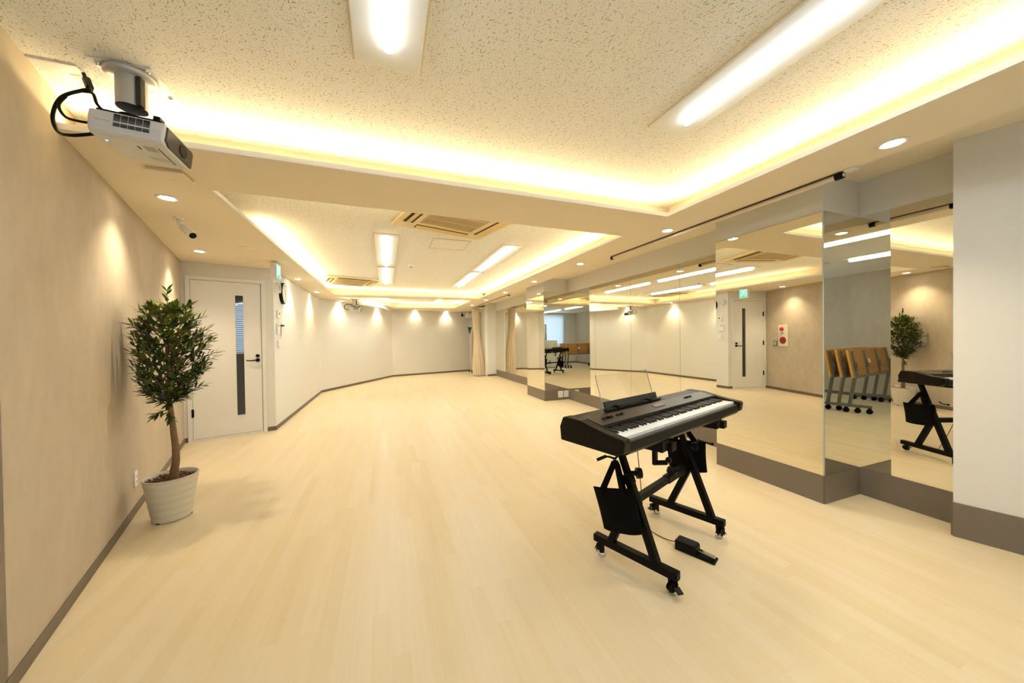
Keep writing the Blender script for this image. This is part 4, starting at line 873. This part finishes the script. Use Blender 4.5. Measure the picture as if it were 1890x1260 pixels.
MB().tube(spline([(HU + 0.0, -0.08, 0.60), (HU + 0.02, -0.12, 0.588), (HU + 0.015, -0.155, 0.586)], 6), 0.005, 8).sphere((HU + 0.015, -0.165, 0.586), 0.010).build('bag_hook', 'black', st)

# tote bags
def bag(loc, rz, W_, H_, hang, label, skew=0.0, twist=0.0):
    o = thing('tote_bag', label, 'bag', loc, rz, 'black tote bags on the stand')
    nx, nz = 14, 12; b = MB(); vs_ = []
    for side in (-1, 1):
        for j in range(nz + 1):
            for i in range(nx + 1):
                u = i / nx * 2 - 1; v = j / nz
                th_ = 0.020 * (1 - abs(u) ** 2.2) * (0.35 + 0.65 * math.sin(PI * min(1, (1 - v) * 0.9 + 0.08))) + 0.003
                wr = 0.006 * math.sin(7 * v + 3 * u + side) * (1 - abs(u))
                x = u * W_ / 2 * (1 - 0.05 * math.sin(PI * v) - 0.07 * (1 - v) ** 2) + skew * v
                z = v * H_ + 0.010 * u * u * (1 if v > 0.9 else 0.0) + (0.012 * abs(u) ** 3 if j == 0 else 0)
                vs_.append((x, side * (th_ + wr * 0.5), z))
    n = (nx + 1) * (nz + 1); fs = []
    for s in (0, 1):
        for j in range(nz):
            for i in range(nx):
                k = s * n + j * (nx + 1) + i; fs.append((k, k + 1, k + nx + 2, k + nx + 1))
    for j in range(nz):
        for i in (0, nx): k = j * (nx + 1) + i; fs.append((k, k + nx + 1, n + k + nx + 1, n + k))
    for i in range(nx): fs.append((i, i + 1, n + i + 1, n + i))
    b.add(vs_, fs, 0, True); b.build('bag_body', 'felt', o)
    for s in (-1, 1):
        pts = spline([(-W_ * 0.27 + skew, s * 0.016, H_ - 0.04), (-W_ * 0.25 + skew, s * 0.016, H_), (hang[0] - 0.014, s * 0.010 + hang[1], hang[2] - 0.022), (hang[0], s * 0.007 + hang[1], hang[2]), (hang[0] + 0.012, s * 0.010 + hang[1], hang[2] - 0.022), (W_ * 0.24 + skew, s * 0.016, H_), (W_ * 0.26 + skew, s * 0.016, H_ - 0.04)], 4)
        pts = [pts[0], pts[4]] + [pts[4].lerp(pts[8], k / 4) for k in range(1, 5)] + pts[9:16] + [pts[16].lerp(pts[20], k / 4) for k in range(0, 5)] + [pts[24]]
        hb = MB()
        for p, q in zip(pts[:-1], pts[1:]): hb.bar(p, q + (q - p) * 0.1, 0.024, 0.003, up=(0, 1, 0))
        hb.build('handle', 'felt', o)
    return o
cs, sn = math.cos(TS), math.sin(TS)
def sw_(u, v): return (1.5915 + u * cs - v * sn, 1.643 + u * sn + v * cs)
q = sw_(-HU - 0.052, 0.032); bg = bag((q[0], q[1], 0.222), TS - PI / 2, 0.262, 0.232, (0.046, 0.010, 0.382), 'black canvas tote bag hanging from the left end of the piano stand'); bg.rotation_euler = (0, -0.27, TS - PI / 2)
q = sw_(HU + 0.078, 0.0125); bg = bag((q[0], q[1], 0.345), TS - PI / 2, 0.275, 0.21, (0.01, -0.025, 0.33), 'black canvas tote bag hanging behind the right legs of the piano stand'); bg.rotation_euler = (0, -0.09, TS - PI / 2)

# sustain pedal and its cable
pd_ = thing('sustain_pedal', 'black sustain pedal with a chrome lever on the floor beside the stand', 'pedal', (1.705, 1.505, 0), math.radians(23.2))
MB().extr([(0.105, 0.0), (0.105, 0.056), (0.10, 0.060), (-0.005, 0.060), (-0.015, 0.050), (-0.015, 0.0)], -0.036, 0.036).build('housing', 'black', pd_, 0.004)
MB().box(-0.036, 0.036, -0.112, -0.01, 0.0, 0.014).build('base_plate', 'black', pd_, 0.004)
b = MB(); b.obox(Matrix.Translation((0.0, -0.055, 0.032)) @ Matrix.Rotation(0.08, 4, 'X'), 0.013, 0.052, 0.004); b.build('pedal_lever', 'chrome', pd_, 0.003)
MB().box(-0.008, 0.008, 0.05, 0.065, 0.0595, 0.0625).build('switch', 'dark', pd_)
ca2 = math.radians(23.2); cl = lambda x, y, z: ((x - 1.705) * math.cos(ca2) + (y - 1.505) * math.sin(ca2), -(x - 1.705) * math.sin(ca2) + (y - 1.505) * math.cos(ca2), z)
MB().tube(spline([cl(1.35, 1.60, 0.778), cl(1.42, 1.66, 0.60), cl(1.49, 1.72, 0.40), cl(1.56, 1.78, 0.16), cl(1.60, 1.82, 0.03), cl(1.63, 1.81, 0.004), cl(1.64, 1.73, 0.004), cl(1.655, 1.66, 0.010), cl(1.664, 1.602, 0.03)], 8), 0.0026, 6).build('cable', 'black', pd_)

# ------------------------------------------------------------------ far end: curtain, rack, speaker, projector, screen
cu = thing('curtain', 'gathered cream curtain hanging beside the far mirrors', 'curtain', (2.99, 11.40, 0))
nz, nx = 40, 96; vs_ = []
for j in range(nz + 1):
    z = 0.03 + (2.31 - 0.03) * j / nz
    if z < 1.30: f = 0.50 + 0.50 * ((1.30 - z) / 1.27) ** 0.8
    else: f = 0.50 + 0.06 * (z - 1.30)
    cx_ = -0.02 + 0.06 * max(0, (z - 1.3)) * -1.0 + (0.04 * (1.3 - z) if z < 1.3 else 0)
    for i in range(nx):
        a = 2 * PI * i / nx; fl = 1 + 0.07 * math.sin(a * 16 + z * 0.8) + 0.03 * math.sin(a * 7 + 1.3 * z)
        vs_.append((cx_ + 0.225 * f * fl * math.cos(a), 0.11 * (0.55 + 0.45 * f) * fl * math.sin(a), z))
MB().add(vs_, [(j * nx + i, j * nx + (i + 1) % nx, (j + 1) * nx + (i + 1) % nx, (j + 1) * nx + i) for j in range(nz) for i in range(nx)], 0, True).build('curtain_cloth', 'curtain', cu)
MB().lathe([(1.0, -0.02), (1.03, 0.0), (1.0, 0.02)], 40, (-0.022, 0, 1.30), 0, 0.122, 0.092).build('tie_band', 'curtain', cu)
MB().bar((-0.19, -0.0, 2.322), (0.35, 0.0, 2.322), 0.02, 0.02).build('curtain_rod', 'white_plastic', cu)
rk = thing('garment_rack', 'white tubular rack on wheels half hidden behind the curtain', 'rack', (3.05, 12.72, 0))
b = MB()
for x in (-0.02, 0.50): b.tube([(x, 0, 0.10), (x, 0, 1.55)], 0.014, 10)
b.tube([(-0.02, 0, 1.55), (0.50, 0, 1.55)], 0.013, 10); b.build('rack_frame', 'white_plastic', rk)
b = MB(); b.bar((-0.02, -0.22, 0.10), (-0.02, 0.22, 0.10), 0.03, 0.03); b.bar((0.5, -0.22, 0.10), (0.5, 0.22, 0.10), 0.03, 0.03); b.bar((-0.02, 0, 0.55), (0.5, 0, 0.55), 0.02, 0.02); b.bar((-0.02, 0, 0.10), (0.5, 0, 0.10), 0.02, 0.02); b.build('rack_base', 'silver', rk)
for x in (-0.02, 0.5):
    for y in (-0.2, 0.2): MB().cyl((x - 0.012, y, 0.042), (x + 0.012, y, 0.042), 0.042, n=18).box(x - 0.018, x + 0.018, y - 0.012, y + 0.012, 0.042, 0.088).build('caster', 'black', rk)
dp = MB(); dp.add([(0.06, -0.02, 1.57), (0.42, -0.02, 1.57), (0.50, -0.03, 0.62), (0.01, -0.03, 0.62), (0.06, 0.03, 1.57), (0.42, 0.03, 1.57), (0.50, 0.04, 0.62), (0.01, 0.04, 0.62)], [(0, 1, 2, 3), (7, 6, 5, 4), (0, 4, 5, 1), (1, 5, 6, 2), (2, 6, 7, 3), (3, 7, 4, 0)])
tag(dp.build('cloth_cover', 'curtain', None, 0.01, loc=(3.05, 12.72, 0)), 'pale cloth draped over the white garment rack', 'cloth')
gt = MB().extr([(0, 0), (0.02, 0.02), (0.02, -0.22)], 0, 0.01)
pg = MB(); pg.add([(-0.075, 0, 1.73), (0.095, 0, 1.73), (0.0, 0, 1.46), (-0.075, 0.03, 1.73), (0.095, 0.03, 1.73), (0.0, 0.03, 1.46)], [(0, 1, 2), (5, 4, 3), (0, 3, 4, 1), (1, 4, 5, 2), (2, 5, 3, 0)])
tag(pg.build('pennant', 'green_cloth', None, 0.006, loc=(2.99, 12.62, 0)), 'small green triangle of cloth hanging at the left edge of the curtain', 'cloth')
sb = thing('wall_speaker', 'white box speaker high on the far wall left of the curtain', 'speaker', (3.06, 12.95, 2.10))
MB().box(-0.11, 0.30, -0.12, 0.12, 0, 0.20).build('speaker_box', 'white_plastic', sb, 0.02); MB().box(0.0, 0.2, 0.0, 0.30, 0.06, 0.14).build('wall_bracket', 'white_plastic', sb)
bc = thing('dome_camera', 'small black camera under the soffit left of the white box speaker', 'camera', (2.80, 13.02, ZS))
MB().lathe([(0.0001, -0.03), (0.03, -0.03), (0.03, 0)], 16).build('camera_base', 'white_plastic', bc); MB().sphere((0, -0.02, -0.15), 0.05, 14).cyl((0, 0, -0.03), (0, -0.01, -0.13), 0.012).build('camera_body', 'black', bc)
p2 = projector((-0.71, 9.42, ZS + 0.0), 0.0, 'white projector hanging far off above the bend of the white wall')
cab('cable', [(-0.05, 0.05, -0.17), (-0.18, 0.05, -0.15), (-0.25, 0.05, -0.20), (-0.22, 0.05, -0.27), (-0.15, 0.05, -0.28)], 0.008, p2)
sc = thing('projection_screen', 'white rolled up projection screen case above the white wall, right of the far projector', 'projection screen', (0, 0, 0))
A_ = Vector((-0.62, 10.05, ZS - 0.055)); B_ = Vector((0.02, 11.35, ZS - 0.055)); MB().bar(A_, B_, 0.085, 0.085).build('screen_case', 'white_plastic', sc, 0.02)
for p in (A_, B_): MB().box(p.x - 0.03, p.x + 0.03, p.y - 0.03, p.y + 0.03, ZS - 0.10, ZS).build('mount_bracket', 'white_plastic', sc, 0.004)
c3 = thing('security_camera', 'tiny white camera under the soffit right of the far screen case', 'camera', (0.05, 11.66, ZS))
MB().cyl((0, 0, 0), (0, 0, -0.05), 0.02).build('bracket', 'white_plastic', c3); MB().cyl((-0.05, -0.03, -0.06), (0.06, 0.03, -0.075), 0.032).build('camera_barrel', 'white_plastic', c3)

# ------------------------------------------------------------------ rear: folded tables, refrigerator, board
def table(loc, rz, label):
    o = thing('folding_table', label, 'table', loc, rz, 'flip top tables nested behind the viewer')
    L = 1.80; tilt = math.radians(9)
    T = Matrix.Translation((0, -0.02, 0.80)) @ Matrix.Rotation(tilt, 4, 'X')
    top = MB(); top.obox(T, L / 2, 0.012, 0.225, 0); a = top.build('table_top', 'wood', o)
    e = MB(); e.obox(T @ Matrix.Translation((0, 0, 0.2275)), L / 2 + 0.003, 0.0145, 0.004); e.obox(T @ Matrix.Translation((0, 0, -0.2275)), L / 2 + 0.003, 0.0145, 0.004)
    for s in (-1, 1): e.obox(T @ Matrix.Translation((s * (L / 2 + 0.002), 0, 0)), 0.005, 0.0145, 0.2275)
    e.build('edge_band', 'wood_edge', a, 0.002)
    for s in (-1, -0.36, 0.36, 1):
        b = MB(); b.obox(T @ Matrix.Translation((s * 0.78, 0.024, 0.0)), 0.016, 0.012, 0.20); b.obox(T @ Matrix.Translation((s * 0.78, 0.045, -0.03)), 0.022, 0.012, 0.05); b.build('top_bracket', 'table_metal', a, 0.002)
    b = MB(); b.obox(T @ Matrix.Translation((0, 0.045, -0.10)), 0.80, 0.006, 0.004); b.build('latch_rod', 'table_metal', a)
    for s in (-1, 1):
        x = s * 0.80
        MB().bar((x, -0.05, 0.12), (x, 0.03, 0.70), 0.035, 0.06, up=(1, 0, 0)).build('leg', 'table_metal', o, 0.003)
        MB().box(x - 0.02, x + 0.02, -0.21, 0.21, 0.09, 0.13).build('foot', 'table_metal', o, 0.003)
        for y in (-0.185, 0.185):
            MB().cyl((x - 0.018, y, 0.038), (x + 0.018, y, 0.038), 0.038, n=20).box(x - 0.012, x + 0.012, y - 0.02, y + 0.02, 0.05, 0.092).build('caster', 'black', o)
    MB().bar((-0.80, 0.02, 0.58), (0.80, 0.02, 0.58), 0.03, 0.05).build('stretcher', 'table_metal', o, 0.002)
    return o
tb = table((-0.86, -0.215, 0), 0.14, 'wooden flip top table folded upright, nearest of the nested stack seen in the mirror')
dup(tb, (-0.80, -0.335, 0), 0.14, 'wooden flip top table folded upright, middle one of the nested stack')
dup(tb, (-0.74, -0.455, 0), 0.14, 'wooden flip top table folded upright, rearmost of the nested stack')
tag(MB().box(-0.05, 0.05, -0.001, 0.001, -0.035, 0.035).build('paper_notice', 'white_plastic', None, loc=(-0.62, -0.148, 0.83)), 'white paper notice stuck on the nested folding tables', 'notice')
bpy.data.objects['paper_notice'].rotation_euler = (math.radians(9), 0, 0.14)
fr = thing('refrigerator', 'white two door refrigerator seen in the far pillar mirror', 'refrigerator', (0.53, -0.75, 0))
MB().box(-0.275, 0.275, -0.29, 0.26, 0.02, 1.17).build('cabinet', 'fridge', fr, 0.01)
MB().box(-0.275, 0.275, 0.263, 0.30, 0.845, 1.17).build('freezer_door', 'fridge', fr, 0.012); MB().box(-0.275, 0.275, 0.263, 0.30, 0.04, 0.832).build('fridge_door', 'fridge', fr, 0.012)
MB().box(-0.27, 0.27, 0.255, 0.285, 0.826, 0.85).build('door_gap', 'dark', fr); MB().box(-0.26, 0.26, -0.27, 0.25, 0.0, 0.04).build('plinth', 'grey_plastic', fr)
nbd = thing('notice_board', 'tall white board with coloured magnets standing behind the refrigerator', 'board', (0.80, -1.14, 0))
MB().box(-0.34, 0.34, -0.012, 0.012, 0.10, 1.86).build('board_face', 'fridge', nbd); b = MB()
for x in (-0.35, 0.35): b.box(x - 0.012, x + 0.012, -0.02, 0.02, 0.0, 1.87)
b.box(-0.36, 0.36, -0.02, 0.02, 1.855, 1.88); b.box(-0.36, 0.36, -0.02, 0.02, 0.09, 0.11); b.build('board_frame', 'table_metal', nbd)
MB().box(-0.362, -0.335, 0.018, 0.045, 1.17, 1.45).build('board_handle', 'black', nbd, 0.003)
random.seed(3)
for i in range(6):
    mg = MB().cyl((-0.10 - 0.035 * (i % 3) - 0.04, 0.012, 1.76 - 0.055 * (i // 2)), (-0.10 - 0.035 * (i % 3) - 0.04, 0.022, 1.76 - 0.055 * (i // 2)), 0.016, n=14)
    mg.build('magnet', ['red', 'black', 'wood_edge'][i % 3], nbd)
